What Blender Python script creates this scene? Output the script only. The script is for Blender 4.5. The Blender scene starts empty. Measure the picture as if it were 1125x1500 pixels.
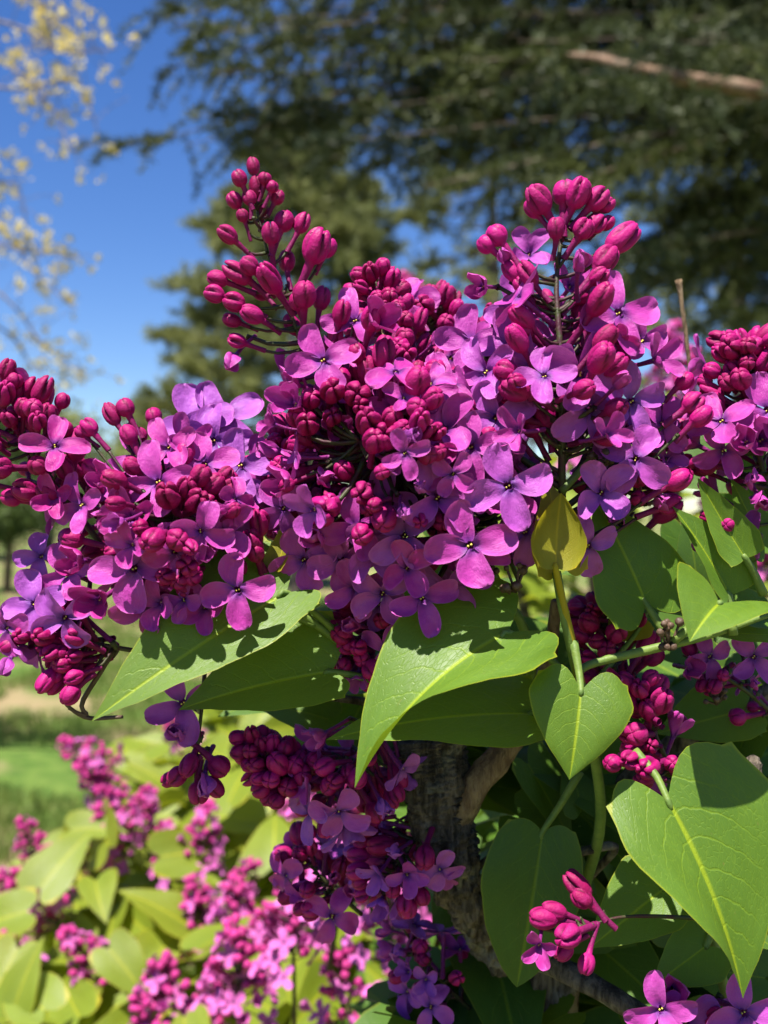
import bpy, math, random
import numpy as np
from mathutils import Vector, Matrix, noise as mnoise
R = math.radians
SC = bpy.context.scene
COL = SC.collection
rng = random.Random(7)
nrs = np.random.RandomState(11)

# ------------------------------------------------------------------ camera, sky, sun, exposure
F = 1500.0                 # focal length in photo pixels (photo 1125 x 1500)
D0 = 0.28                  # distance of the flowers in focus, metres
U = D0 / F                 # size of one photo pixel at that distance
CAMZ = 1.40
cam = bpy.data.cameras.new('camera'); camo = bpy.data.objects.new('camera', cam); COL.objects.link(camo)
camo.location = (0, 0, CAMZ); camo.rotation_euler = (R(90), 0, 0)
cam.sensor_fit = 'VERTICAL'; cam.sensor_height = 36.0; cam.sensor_width = 27.0; cam.lens = 36.0
cam.clip_start = 0.01; cam.clip_end = 3000
cam.dof.use_dof = True; cam.dof.focus_distance = 0.284; cam.dof.aperture_fstop = 13.5
SC.camera = camo
SUN = Vector((-0.17, -0.36, 0.92)).normalized()        # towards the sun
SUN_EL = math.asin(SUN.z); SUN_AZ = math.atan2(SUN.x, SUN.y)
w = bpy.data.worlds.new('World'); SC.world = w; w.use_nodes = True
nt = w.node_tree; bg = nt.nodes['Background']
sky = nt.nodes.new('ShaderNodeTexSky'); sky.sky_type = 'NISHITA'; sky.sun_disc = False
sky.sun_elevation = SUN_EL; sky.sun_rotation = SUN_AZ
sky.altitude = 600; sky.air_density = 1.0; sky.dust_density = 0.15; sky.ozone_density = 4.0
hs = nt.nodes.new('ShaderNodeHueSaturation'); hs.inputs['Hue'].default_value = .513; hs.inputs['Saturation'].default_value = 1.24; hs.inputs['Value'].default_value = 1.28
nt.links.new(sky.outputs[0], hs.inputs['Color']); nt.links.new(hs.outputs[0], bg.inputs[0]); bg.inputs[1].default_value = 0.05
sl = bpy.data.lights.new('sun', 'SUN'); so = bpy.data.objects.new('sun', sl); COL.objects.link(so)
sl.energy = 5.0; sl.angle = R(0.5); sl.color = (1.0, 0.95, 0.87)
so.rotation_euler = SUN.to_track_quat('Z', 'Y').to_euler(); so.location = (-3, -3, 8)
SC.view_settings.view_transform = 'Standard'; SC.view_settings.look = 'None'
SC.view_settings.exposure = 1.35; SC.view_settings.gamma = 1.0
try: SC.cycles.use_denoising = True
except Exception: pass
SC.cycles.max_bounces = 8; SC.cycles.transmission_bounces = 6; SC.cycles.diffuse_bounces = 2

def P(x, y, z=0.0):
    """photo pixel and depth behind the focal plane (in focal-plane pixels) -> point"""
    return PD(x, y, D0 + z * U)
def PD(x, y, d):
    return Vector(((x - 562.5) / F * d, d, CAMZ - (y - 750.0) / F * d))

# ------------------------------------------------------------------ helpers
class MB:
    def __init__(self):
        self.v = []; self.f = []; self.m = []; self.at = {k: [] for k in ('along', 'edge', 'age')}; self.uv = []; self.n = 0
    def add(self, v, f, m=0, along=0.0, edge=0.0, age=0.0, uv=None):
        v = np.asarray(v, float); k = len(v); o = self.n
        self.v.append(v)
        self.f.extend([tuple(i + o for i in q) for q in f])
        self.m.extend([m] * len(f) if isinstance(m, int) else list(m))
        for key, val in (('along', along), ('edge', edge), ('age', age)):
            self.at[key].append(np.broadcast_to(np.asarray(val, float), (k,)))
        self.uv.append(np.zeros((k, 2)) if uv is None else np.asarray(uv, float))
        self.n += k
    def add_mb(self, other, M, age=None):
        if not other.n: return
        V = np.concatenate(other.v); Ma = np.array(M)
        V = V @ Ma[:3, :3].T + Ma[:3, 3]
        a = np.concatenate(other.at['age']) if age is None else age
        self.add(V, other.f, other.m, np.concatenate(other.at['along']), np.concatenate(other.at['edge']), a, np.concatenate(other.uv))
    def mesh(self, name, mats, origin=None):
        V = np.concatenate(self.v)
        if origin is not None: V = V - np.array(origin)
        me = bpy.data.meshes.new(name); me.from_pydata(V.tolist(), [], self.f)
        for m in (mats if isinstance(mats, (list, tuple)) else [mats]): me.materials.append(m)
        me.polygons.foreach_set('material_index', np.array(self.m, np.int32))
        me.polygons.foreach_set('use_smooth', np.ones(len(self.f), bool))
        for key, val in self.at.items():
            a = me.attributes.new(key, 'FLOAT', 'POINT'); a.data.foreach_set('value', np.concatenate(val).astype(np.float32))
        uvl = me.uv_layers.new(name='UVMap'); UVa = np.concatenate(self.uv)
        li = np.empty(len(me.loops), np.int32); me.loops.foreach_get('vertex_index', li)
        uvl.data.foreach_set('uv', UVa[li].astype(np.float32).ravel())
        me.update(); return me

def quick_mesh(name, V, Fq, mats, shade=None, smooth=False):
    """big quad cloud: V (n,4,3); shade (n,) goes to attribute age"""
    n = len(V); me = bpy.data.meshes.new(name)
    me.vertices.add(n * 4); me.vertices.foreach_set('co', V.reshape(-1).astype(np.float32))
    me.loops.add(n * 4); me.loops.foreach_set('vertex_index', np.arange(n * 4, dtype=np.int32))
    me.polygons.add(n); me.polygons.foreach_set('loop_start', np.arange(0, n * 4, 4, dtype=np.int32))
    try: me.polygons.foreach_set('loop_total', np.full(n, 4, np.int32))
    except Exception: pass
    for m in (mats if isinstance(mats, (list, tuple)) else [mats]): me.materials.append(m)
    if shade is not None:
        a = me.attributes.new('age', 'FLOAT', 'POINT'); a.data.foreach_set('value', np.repeat(shade, 4).astype(np.float32))
    me.update(calc_edges=True); me.validate(); return me

WORLD = {}
def obj(name, data, parent=None, loc=(0, 0, 0), rot=None, scale=1.0, age=None):
    """loc, rot are in world space; parents carry no rotation"""
    o = bpy.data.objects.new(name, data); COL.objects.link(o)
    loc = Vector(loc); WORLD[o.name] = loc
    if parent is not None:
        o.parent = parent; o.location = loc - WORLD[parent.name]
    else: o.location = loc
    if rot is not None: o.rotation_mode = 'QUATERNION'; o.rotation_quaternion = rot
    o.scale = (scale,) * 3 if not isinstance(scale, (tuple, list)) else scale
    o.color = (0 if age is None else age, 0, 0, 1)
    return o
def thing(name, label, cat, loc, group=None):
    o = obj(name, None, None, loc); o['label'] = label; o['category'] = cat
    if group: o['group'] = group
    return o
def tag(o, label=None, cat=None, group=None, kind=None):
    for k, v in (('label', label), ('category', cat), ('group', group), ('kind', kind)):
        if v: o[k] = v
    return o

def frames(pts):
    pts = [Vector(p) for p in pts]; T = []
    for i in range(len(pts)):
        a = pts[max(i - 1, 0)]; b = pts[min(i + 1, len(pts) - 1)]
        t = (b - a); T.append(t.normalized() if t.length > 1e-9 else Vector((0, 0, 1)))
    up = Vector((0, 0, 1)) if abs(T[0].z) < 0.9 else Vector((1, 0, 0))
    n = (up - T[0] * up.dot(T[0])).normalized(); out = []
    for t in T:
        n = n - t * n.dot(t)
        n = n.normalized() if n.length > 1e-6 else t.orthogonal().normalized()
        out.append((t, n, t.cross(n)))
    return pts, out
def spline(ctrl, n):
    ctrl = [Vector(c) for c in ctrl]
    if len(ctrl) == 2: return [ctrl[0].lerp(ctrl[1], i / (n - 1)) for i in range(n)]
    c = [ctrl[0] * 2 - ctrl[1]] + ctrl + [ctrl[-1] * 2 - ctrl[-2]]; m = len(ctrl) - 1; out = []
    for i in range(n):
        s = i / (n - 1) * m; k = min(int(s), m - 1); t = s - k
        a, b, d, e = c[k], c[k + 1], c[k + 2], c[k + 3]
        out.append(0.5 * ((2 * b) + (d - a) * t + (2 * a - 5 * b + 4 * d - e) * t * t + (3 * b - a - 3 * d + e) * t ** 3))
    return out
def tube(mb, pts, radii, sides=7, m=0, age=0.0, cap=True, rough=0.0, seed=0):
    pts, fr = frames(pts); n = len(pts)
    if not hasattr(radii, '__len__'): radii = [radii] * n
    if len(radii) != n: radii = list(np.interp(np.linspace(0, 1, n), np.linspace(0, 1, len(radii)), radii))
    rs = random.Random(seed); ph = [rs.uniform(0, 6) for _ in range(6)]
    V = []; uv = []; ln = 0
    for i, (p, (t, a, b)) in enumerate(zip(pts, fr)):
        if i: ln += (pts[i] - pts[i - 1]).length
        for k in range(sides):
            q = 2 * math.pi * k / sides; r = radii[i]
            if rough: r *= 1 + rough * (math.sin(3 * q + ph[0] + i * .23) * .5 + math.sin(5 * q + ph[1] - i * .37) * .4 + math.sin(i * .9 + ph[2] + 2 * q) * .4 + rs.uniform(-.5, .5))
            V.append(p + (a * math.cos(q) + b * math.sin(q)) * r); uv.append((k / sides, ln))
    f = [(i * sides + k, i * sides + (k + 1) % sides, (i + 1) * sides + (k + 1) % sides, (i + 1) * sides + k) for i in range(n - 1) for k in range(sides)]
    if cap: f += [tuple(range(sides))[::-1], tuple((n - 1) * sides + k for k in range(sides))]
    mb.add([tuple(v) for v in V], f, m, np.repeat(np.linspace(0, 1, n), sides), 0.0, age, uv)

# ------------------------------------------------------------------ materials
class NT:
    def __init__(self, name):
        self.mat = bpy.data.materials.new(name); self.mat.use_nodes = True
        self.t = self.mat.node_tree; self.t.nodes.clear()
        self.out = self.N('ShaderNodeOutputMaterial')
    def N(self, typ, **kw):
        n = self.t.nodes.new(typ)
        for k, v in kw.items(): setattr(n, k, v)
        return n
    def L(self, a, b): self.t.links.new(a, b)
    def val(self, x, sock):
        if isinstance(x, (int, float)): sock.default_value = x
        elif isinstance(x, tuple): sock.default_value = x if len(x) == 4 or len(sock.default_value) == 3 else x + (1,)
        else: self.L(x, sock)
    def math(self, op, a, b=0.0, c=None, clamp=False):
        n = self.N('ShaderNodeMath', operation=op, use_clamp=clamp); self.val(a, n.inputs[0]); self.val(b, n.inputs[1])
        if c is not None: self.val(c, n.inputs[2])
        return n.outputs[0]
    def mix(self, f, a, b, blend='MIX'):
        n = self.N('ShaderNodeMix', data_type='RGBA', blend_type=blend); self.val(f, n.inputs[0]); self.val(a, n.inputs[6]); self.val(b, n.inputs[7]); return n.outputs[2]
    def attr(self, name): return self.N('ShaderNodeAttribute', attribute_name=name).outputs['Fac']
    def step(self, x, lo, hi):
        n = self.N('ShaderNodeMapRange', interpolation_type='SMOOTHSTEP'); self.val(x, n.inputs[0]); n.inputs[1].default_value = lo; n.inputs[2].default_value = hi; return n.outputs[0]
    def noise(self, vec, scale, detail=3, rough=.55, dims='3D'):
        n = self.N('ShaderNodeTexNoise'); n.inputs['Scale'].default_value = scale; n.inputs['Detail'].default_value = detail; n.inputs['Roughness'].default_value = rough
        if vec is not None: self.L(vec, n.inputs['Vector'])
        return n.outputs['Fac']
    def objco(self): return self.N('ShaderNodeTexCoord').outputs['Object']
    def bump(self, h, strength, dist):
        n = self.N('ShaderNodeBump'); n.inputs['Strength'].default_value = strength; n.inputs['Distance'].default_value = dist; self.L(h, n.inputs['Height']); return n.outputs[0]
    def surf(self, col, rough=.5, spec=.4, normal=None, transl=0.0, tcol=None, sheen=0.0):
        b = self.N('ShaderNodeBsdfPrincipled'); self.val(col, b.inputs['Base Color']); self.val(rough, b.inputs['Roughness']); b.inputs['Specular IOR Level'].default_value = spec
        if sheen: b.inputs['Sheen Weight'].default_value = sheen; b.inputs['Sheen Roughness'].default_value = .4
        if normal is not None: self.L(normal, b.inputs['Normal'])
        o = b.outputs[0]
        if transl:
            t = self.N('ShaderNodeBsdfTranslucent'); self.val(tcol if tcol is not None else col, t.inputs[0])
            if normal is not None: self.L(normal, t.inputs['Normal'])
            m = self.N('ShaderNodeMixShader'); m.inputs[0].default_value = transl; self.L(o, m.inputs[1]); self.L(t.outputs[0], m.inputs[2]); o = m.outputs[0]
        self.L(o, self.out.inputs[0]); return self.mat

def age_of(n):
    oi = n.N('ShaderNodeObjectInfo'); sep = n.N('ShaderNodeSeparateColor'); n.L(oi.outputs['Color'], sep.inputs[0])
    a = n.math('ADD', sep.outputs[0], n.attr('age'), clamp=True)
    return a, oi.outputs['Random']

def petal_material(name='petal', k=1.0):
    n = NT(name); age, rnd = age_of(n); al = n.attr('along'); ed = n.attr('edge')
    co = n.objco()
    young = (0.40, 0.010, 0.17, 1); mid = (0.44, 0.040, 0.305, 1); old = (0.35, 0.085, 0.44, 1)
    c = n.mix(n.step(age, 0.05, 0.5), young, mid); c = n.mix(n.step(age, 0.5, 1.0), c, old)
    uv = n.N('ShaderNodeUVMap').outputs[0]
    mp = n.N('ShaderNodeMapping'); mp.inputs['Scale'].default_value = (2.5, 16, 1); n.L(uv, mp.inputs['Vector'])
    streak = n.noise(mp.outputs[0], 2.2, 3)
    blot = n.noise(co, 1.6, 3)
    c = n.mix(n.math('MULTIPLY', n.step(streak, .35, .75), .22), c, (0.20, 0.010, 0.19, 1))
    c = n.mix(n.math('MULTIPLY', n.step(blot, .4, .7), .18), c, (0.50, 0.15, 0.46, 1))
    thr = n.math('SUBTRACT', 1.0, n.step(al, 0.02, 0.30))                    # violet throat
    c = n.mix(n.math('MULTIPLY', thr, .75), c, (0.07, 0.02, 0.18, 1))
    tubec = n.math('SUBTRACT', 1.0, n.step(al, -0.10, -0.01))
    c = n.mix(n.math('MULTIPLY', tubec, .8), c, (0.24, 0.02, 0.15, 1))
    rim = n.step(ed, .86, 1.0)
    c = n.mix(n.math('MULTIPLY', rim, .35), c, (0.55, 0.14, 0.44, 1))
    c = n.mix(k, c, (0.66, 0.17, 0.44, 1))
    nb = n.bump(n.math('ADD', n.math('MULTIPLY', streak, .6), n.math('MULTIPLY', n.noise(co, 9, 2), .4)), .25, .02)
    return n.surf(c, .45, .25, nb, .20, c)
def bud_material(name='bud', k=0.0):
    n = NT(name); age, rnd = age_of(n); al = n.attr('along'); ed = n.attr('edge'); co = n.objco()
    c = n.mix(age, (0.22, 0.0015, 0.052, 1), (0.46, 0.008, 0.18, 1))
    c = n.mix(n.math('MULTIPLY', rnd, .3), c, (0.24, 0.008, 0.085, 1))
    c = n.mix(n.math('MULTIPLY', n.step(n.noise(co, 1.7, 3), .42, .7), .35), c, (0.38, 0.03, 0.17, 1))
    c = n.mix(n.math('MULTIPLY', ed, .9), c, (0.035, 0.0008, 0.012, 1))               # seams between the folded lobes
    tub = n.math('SUBTRACT', 1.0, n.step(al, -0.4, 0.05))
    c = n.mix(n.math('MULTIPLY', tub, .7), c, (0.10, 0.008, 0.055, 1))
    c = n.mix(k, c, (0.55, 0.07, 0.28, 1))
    nb = n.bump(n.noise(co, 4, 2), .12, .02)
    return n.surf(c, n.math('ADD', .44, n.math('MULTIPLY', rnd, .18)), .2, nb, .12, c)
def stem_material(name, a, b):
    n = NT(name); co = n.objco()
    c = n.mix(n.step(n.noise(co, 260, 3), .4, .65), a, b)
    return n.surf(c, .55, .35, n.bump(n.noise(co, 900, 2), .3, .0006), .05)
def leaf_material(name, base, tr, yel=.5, transl=.34, spec=.45):
    n = NT(name); uv = n.N('ShaderNodeUVMap').outputs[0]; sp = n.N('ShaderNodeSeparateXYZ'); n.L(uv, sp.inputs[0])
    u = sp.outputs[0]; v = n.math('ABSOLUTE', sp.outputs[1]); ed = n.attr('edge'); co = n.objco(); oi = n.N('ShaderNodeObjectInfo')
    wob = n.math('MULTIPLY', n.math('SUBTRACT', n.noise(uv, 5, 2), .5), .07)
    # side veins leave the midrib and sweep towards the tip
    s = n.math('SUBTRACT', n.math('ADD', u, wob), n.math('MULTIPLY', n.math('POWER', v, 1.25), n.math('SUBTRACT', .62, n.math('MULTIPLY', u, .5))))
    fr = n.math('FRACT', n.math('MULTIPLY', s, 7.0))
    d = n.math('ABSOLUTE', n.math('SUBTRACT', fr, .5))
    vein = n.math('MULTIPLY', n.math('SUBTRACT', 1.0, n.step(d, .015, .06)), n.math('SUBTRACT', 1.0, n.step(v, .35, .95)))
    rib = n.math('SUBTRACT', 1.0, n.step(n.math('MULTIPLY', v, n.math('SUBTRACT', 1.25, u)), .012, .045))
    vo = n.N('ShaderNodeTexVoronoi', feature='DISTANCE_TO_EDGE'); vo.inputs['Scale'].default_value = 26; n.L(uv, vo.inputs['Vector'])
    net = n.math('SUBTRACT', 1.0, n.step(vo.outputs['Distance'], .0, .10))
    big = n.step(n.noise(uv, 3.2, 4), .3, .72)
    c = n.mix(n.math('MULTIPLY', big, .5), base, tuple(x * 1.35 for x in base[:3]) + (1,))
    c = n.mix(n.math('MULTIPLY', oi.outputs['Random'], .30), c, (base[0] * 1.6, base[1] * 1.15, base[2] * .9, 1))
    c = n.mix(n.math('MULTIPLY', n.step(n.noise(uv, 1.4, 2), .45, .75), .35), c, (base[0] * .62, base[1] * .78, base[2] * 1.1, 1))
    c = n.mix(n.math('MULTIPLY', n.step(n.noise(uv, 14, 2), .70, .76), .45), c, (.20, .15, .04, 1))
    c = n.mix(n.math('MULTIPLY', net, .12), c, tr)
    c = n.mix(n.math('MULTIPLY', vein, .26), c, tr)
    c = n.mix(n.math('MULTIPLY', rib, yel + .15), c, (tr[0] * 1.3, tr[1] * 1.12, tr[2], 1))
    c = n.mix(n.math('MULTIPLY', n.step(ed, .955, 1.0), .5), c, (tr[0] * 1.5, tr[1], tr[2], 1))
    spk = n.N('ShaderNodeTexVoronoi'); spk.inputs['Scale'].default_value = 60; n.L(uv, spk.inputs['Vector'])
    dust = n.math('MULTIPLY', n.math('SUBTRACT', 1.0, n.step(spk.outputs['Distance'], .06, .12)), n.step(n.noise(uv, 6, 2), .5, .68))
    c = n.mix(n.math('MULTIPLY', dust, .35), c, (.45, .5, .32, 1))
    h = n.math('SUBTRACT', n.math('MULTIPLY', n.noise(uv, 30, 3), .35), n.math('ADD', n.math('MULTIPLY', vein, .5), n.math('MULTIPLY', n.math('ADD', rib, n.math('MULTIPLY', net, .25)), .8)))
    t = n.mix(n.math('MULTIPLY', n.math('ADD', vein, rib, clamp=True), .5), tr, (tr[0] * .55, tr[1] * .6, tr[2] * .6, 1))
    return n.surf(c, n.math('ADD', .42, n.math('MULTIPLY', big, .14)), spec, n.bump(h, .28, .0008), transl, t)
def bark_material(name, a, b, scale=1.0, lichen=.25):
    n = NT(name); co = n.objco(); mp = n.N('ShaderNodeMapping'); mp.inputs['Scale'].default_value = (1, 1, .22); n.L(co, mp.inputs['Vector'])
    r = n.noise(mp.outputs[0], 320 * scale, 6, .65); g = n.noise(co, 90 * scale, 4)
    c = n.mix(n.step(r, .35, .66), a, b)
    c = n.mix(n.math('MULTIPLY', n.step(g, .52, .66), lichen), c, (.42, .40, .30, 1))
    c = n.mix(n.math('MULTIPLY', n.step(n.noise(mp.outputs[0], 700 * scale, 3), .55, .7), .5), c, (a[0] * .35, a[1] * .35, a[2] * .35, 1))
    return n.surf(c, .9, .15, n.bump(r, .9, .003 / scale))
def needle_material(name, a, b, transl=.18):
    n = NT(name); age = n.attr('age'); co = n.objco()
    c = n.mix(age, a, b); c = n.mix(n.math('MULTIPLY', n.step(n.noise(co, 2.2, 3), .45, .65), .4), c, b)
    return n.surf(c, .55, .3, None, transl)
M = {}
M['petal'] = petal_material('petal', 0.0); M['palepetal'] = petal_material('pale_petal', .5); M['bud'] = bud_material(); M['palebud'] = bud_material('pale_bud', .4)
M['rachis'] = stem_material('rachis', (.040, .048, .014, 1), (.055, .012, .022, 1))
M['stem'] = stem_material('green_stem', (.13, .19, .035, 1), (.09, .15, .028, 1))
M['brownstem'] = stem_material('brown_stem', (.10, .06, .04, 1), (.06, .035, .025, 1))
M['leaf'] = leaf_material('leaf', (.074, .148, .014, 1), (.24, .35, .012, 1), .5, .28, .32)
M['shadeleaf'] = leaf_material('shaded_leaf', (.046, .102, .011, 1), (.14, .23, .012, 1), .4, .22, .3)  # darker copy of the leaf, shade inside the bush put into its colour
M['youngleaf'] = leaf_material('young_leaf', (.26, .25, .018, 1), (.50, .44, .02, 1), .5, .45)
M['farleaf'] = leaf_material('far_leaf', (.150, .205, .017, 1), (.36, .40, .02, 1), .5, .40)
M['bark'] = bark_material('bark', (.034, .027, .021, 1), (.15, .12, .09, 1))
M['wood'] = bark_material('split_wood', (.10, .06, .035, 1), (.27, .19, .11, 1), .8, .1)
M['anther'] = NT('anther').surf((.75, .60, .12, 1), .6, .3)
# ------------------------------------------------------------------ flower and bud meshes (unit: petal length 1 / head radius 1)
def floret_mb(seed, e0=18, e1=-14, W=.40, cup=.22, rim=.10, tl=1.5, nu=11, nv=9, var=12, curl=0.0, detail=True):
    rs = random.Random(seed); mb = MB(); us = [0.5 - 0.5 * math.cos(math.pi * k / nu) for k in range(nu + 1)]
    vs = np.linspace(-1, 1, nv); r0 = .085; bx, by = rs.uniform(-.18, .18), rs.uniform(-.18, .18)
    for k in range(4):
        az = math.pi / 2 * k + R(rs.uniform(-7, 7)); a0 = R(e0 + rs.uniform(-var, var)); a1 = R(e1 + rs.uniform(-var, var) * 1.4)
        Lk = rs.uniform(.90, 1.04); Wk = W * rs.uniform(.90, 1.08); tw = R(rs.uniform(-28, 28)); sk = rs.uniform(-.14, .14); cp = cup * rs.uniform(.6, 1.3)
        rad = Vector((math.cos(az), math.sin(az), 0)); tan = Vector((-math.sin(az), math.cos(az), 0)); zz = Vector((0, 0, 1))
        V = []; al = []; ed = []; uv = []; r = r0; z = 0.0; pu = 0
        wav = rs.uniform(0, 6)
        for u in us:
            th = a0 + (a1 - a0) * (pu + u) / 2; r += math.cos(th) * (u - pu) * Lk; z += math.sin(th) * (u - pu) * Lk; pu = u
            th = a0 + (a1 - a0) * u; T = rad * math.cos(th) + zz * math.sin(th); N = zz * math.cos(th) - rad * math.sin(th)
            ww = Wk * 1.30 * ((u + .012) ** .52) * (max(1 - u, 0) ** .40) * (1.0 + .15 * (u - .5)) + .001
            tB = tan * math.cos(tw * u) + N * math.sin(tw * u); C = rad * r + zz * z + tan * sk * math.sin(math.pi * u) 
            for v in vs:
                lift = cp * ww * v * v + rim * ww * max(abs(v) - .7, 0) / .3 * 1.0 - .05 * ww * math.exp(-(v / .2) ** 2) + .035 * math.sin(wav + 5 * u + 3 * v) + .02 * math.sin(wav * 2 + 11 * u - 6 * v) * u
                lift += curl * ww * abs(v) ** 3 + (.06 * max(u - .8, 0) / .2)      # hooded tip
                p = C + tB * ww * v + N * lift
                V.append(tuple(p)); al.append(u); ed.append(max(abs(v), u)); uv.append((u, v * .5 + .5 + k * 1.7 + seed * .37))
        f = [(i * nv + j, (i + 1) * nv + j, (i + 1) * nv + j + 1, i * nv + j + 1) for i in range(nu) for j in range(nv - 1)]
        mb.add(V, f, 0, al, ed, 0, uv)
    sd = 8 if detail else 5; rows = [(0.03, .115), (-.06, .10), (-.35 * tl, .082), (-.75 * tl, .085), (-tl, .10)]
    V = []; al = []; 
    for z, r in rows:
        for k in range(sd):
            q = 2 * math.pi * k / sd; s = (z / tl) ** 2
            V.append((r * math.cos(q) + bx * s, r * math.sin(q) + by * s, z)); al.append(min(z, 0) / tl)
    f = [(i * sd + k, (i + 1) * sd + k, (i + 1) * sd + (k + 1) % sd, i * sd + (k + 1) % sd) for i in range(4) for k in range(sd)]
    mb.add(V, f, 0, al, 0, 0, None)
    if detail:                                        # two anthers just inside the throat
        for s in (-1, 1):
            c = (s * .038, .01 * s, .005 if seed % 3 == 0 else -.05); q = .034
            V = [(c[0] + q * x, c[1] + q * y, c[2] + q * 1.5 * z) for x, y, z in ((1, 0, 0), (0, 1, 0), (-1, 0, 0), (0, -1, 0), (0, 0, 1), (0, 0, -1))]
            mb.add(V, [(0, 1, 4), (1, 2, 4), (2, 3, 4), (3, 0, 4), (1, 0, 5), (2, 1, 5), (3, 2, 5), (0, 3, 5)], 1)
    return mb
def bud_mb(seed, groove=.18, top=1.0, tl=3.2, nz=10, ns=32, tr=.34, longer=1.15):
    rs = random.Random(seed); mb = MB(); prof = []
    for i in range(nz + 1):
        th = math.pi * (1 - i / nz)                      # bottom -> top
        if i == 0: continue
        prof.append((math.cos(th) * longer + .25, math.sin(th) ** .85))
    prof[0] = (prof[0][0], max(prof[0][1], tr))
    rows = [(-tl, tr * .95), (-tl * .55, tr * .85), (-1.25, tr)] + prof
    bx, by = rs.uniform(-.5, .5), rs.uniform(-.5, .5); ph = rs.uniform(0, 1.5); V = []; al = []; ed = []
    ex = [rs.uniform(.9, 1.12) for _ in range(4)]; dz = [rs.uniform(-.08, .12) for _ in range(4)]
    for i, (z, r) in enumerate(rows):
        for k in range(ns):
            q = 2 * math.pi * k / ns; ql = (q + .22 * max(z, 0)) % (2 * math.pi)
            a = (ql / (math.pi / 2)) % 1.0; lobe = int(ql / (math.pi / 2)) % 4; dd = abs(a - 0.0) if a < .5 else 1 - a
            g = math.exp(-(dd / (.07 + .25 * max(groove - .3, 0))) ** 2); lo = min(max((z + .7) / 1.0, 0), 1)
            rr = r * (1 - groove * g * lo); 
            if z > -.5: rr *= 1 + (ex[lobe] - 1) * (1 - g) * lo
            zz = z
            if z > .6:                                   # lobes bulge past the centre at the tip
                zz = z - groove * 1.6 * g * (z - .6) + dz[lobe] * (1 - g) * (z - .6)
                if i == len(rows) - 1: zz -= groove * .9; rr = .02
            s = (min(z, 0) / tl) ** 2
            V.append((rr * math.cos(q + ph) + bx * s, rr * math.sin(q + ph) + by * s, zz * top)); al.append(1 if z > -.6 else (z + .6) / (tl - .6)); ed.append(g * lo if groove else 0)
    n = len(rows)
    f = [(i * ns + k, i * ns + (k + 1) % ns, (i + 1) * ns + (k + 1) % ns, (i + 1) * ns + k) for i in range(n - 1) for k in range(ns)]
    mb.add(V, f, 0, al, ed, 0, None); return mb
FM = [M['petal'], M['anther']]
V_OPEN = [floret_mb(s, *a).mesh('flower', FM) for s, a in enumerate([
    (16, -10, .50, .20), (22, -22, .47, .24), (10, -4, .52, .16), (28, -20, .46, .28), (14, -28, .49, .18), (32, 4, .48, .30), (20, -12, .45, .30), (12, -16, .52, .20), (30, -35, .46, .36, .16, 1.6), (8, -45, .47, .10, .06, 1.4), (36, 20, .50, .42, .18, 1.7), (18, -8, .44, .05, .2, 1.5)])]
V_CUP = [floret_mb(20 + s, *a).mesh('flower', FM) for s, a in enumerate([
    (62, 48, .42, .45, .12), (55, 75, .44, .5, .12), (70, 100, .46, .55, .1), (48, 30, .42, .4, .12), (66, 82, .46, .6, .1)])]
V_BUD = [bud_mb(40 + s, g, t, l, longer=lg).mesh('bud', M['bud']) for s, (g, t, l, lg) in enumerate([
    (.16, 1, 3.4, 1.0), (.22, 1.05, 4.0, 1.1), (.30, 1, 3.0, 1.2), (.20, 1.1, 3.6, 1.35)])]
V_SPLIT = [bud_mb(60 + s, g, t, l, longer=lg).mesh('bud', M['bud']) for s, (g, t, l, lg) in enumerate([
    (.46, 1.05, 3.4, 1.2), (.58, 1, 3.2, 1.1), (.50, 1.1, 3.0, 1.3)])]
CALYX = None

def quat(face, roll=0.0):
    z = Vector(face).normalized(); up = Vector((0, 0, 1)) if abs(z.z) < .95 else Vector((0, -1, 0))
    x = up.cross(z).normalized(); y = z.cross(x)
    return (Matrix((x, y, z)).transposed().to_quaternion() @ Matrix.Rotation(R(roll), 3, 'Z').to_quaternion())

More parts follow.
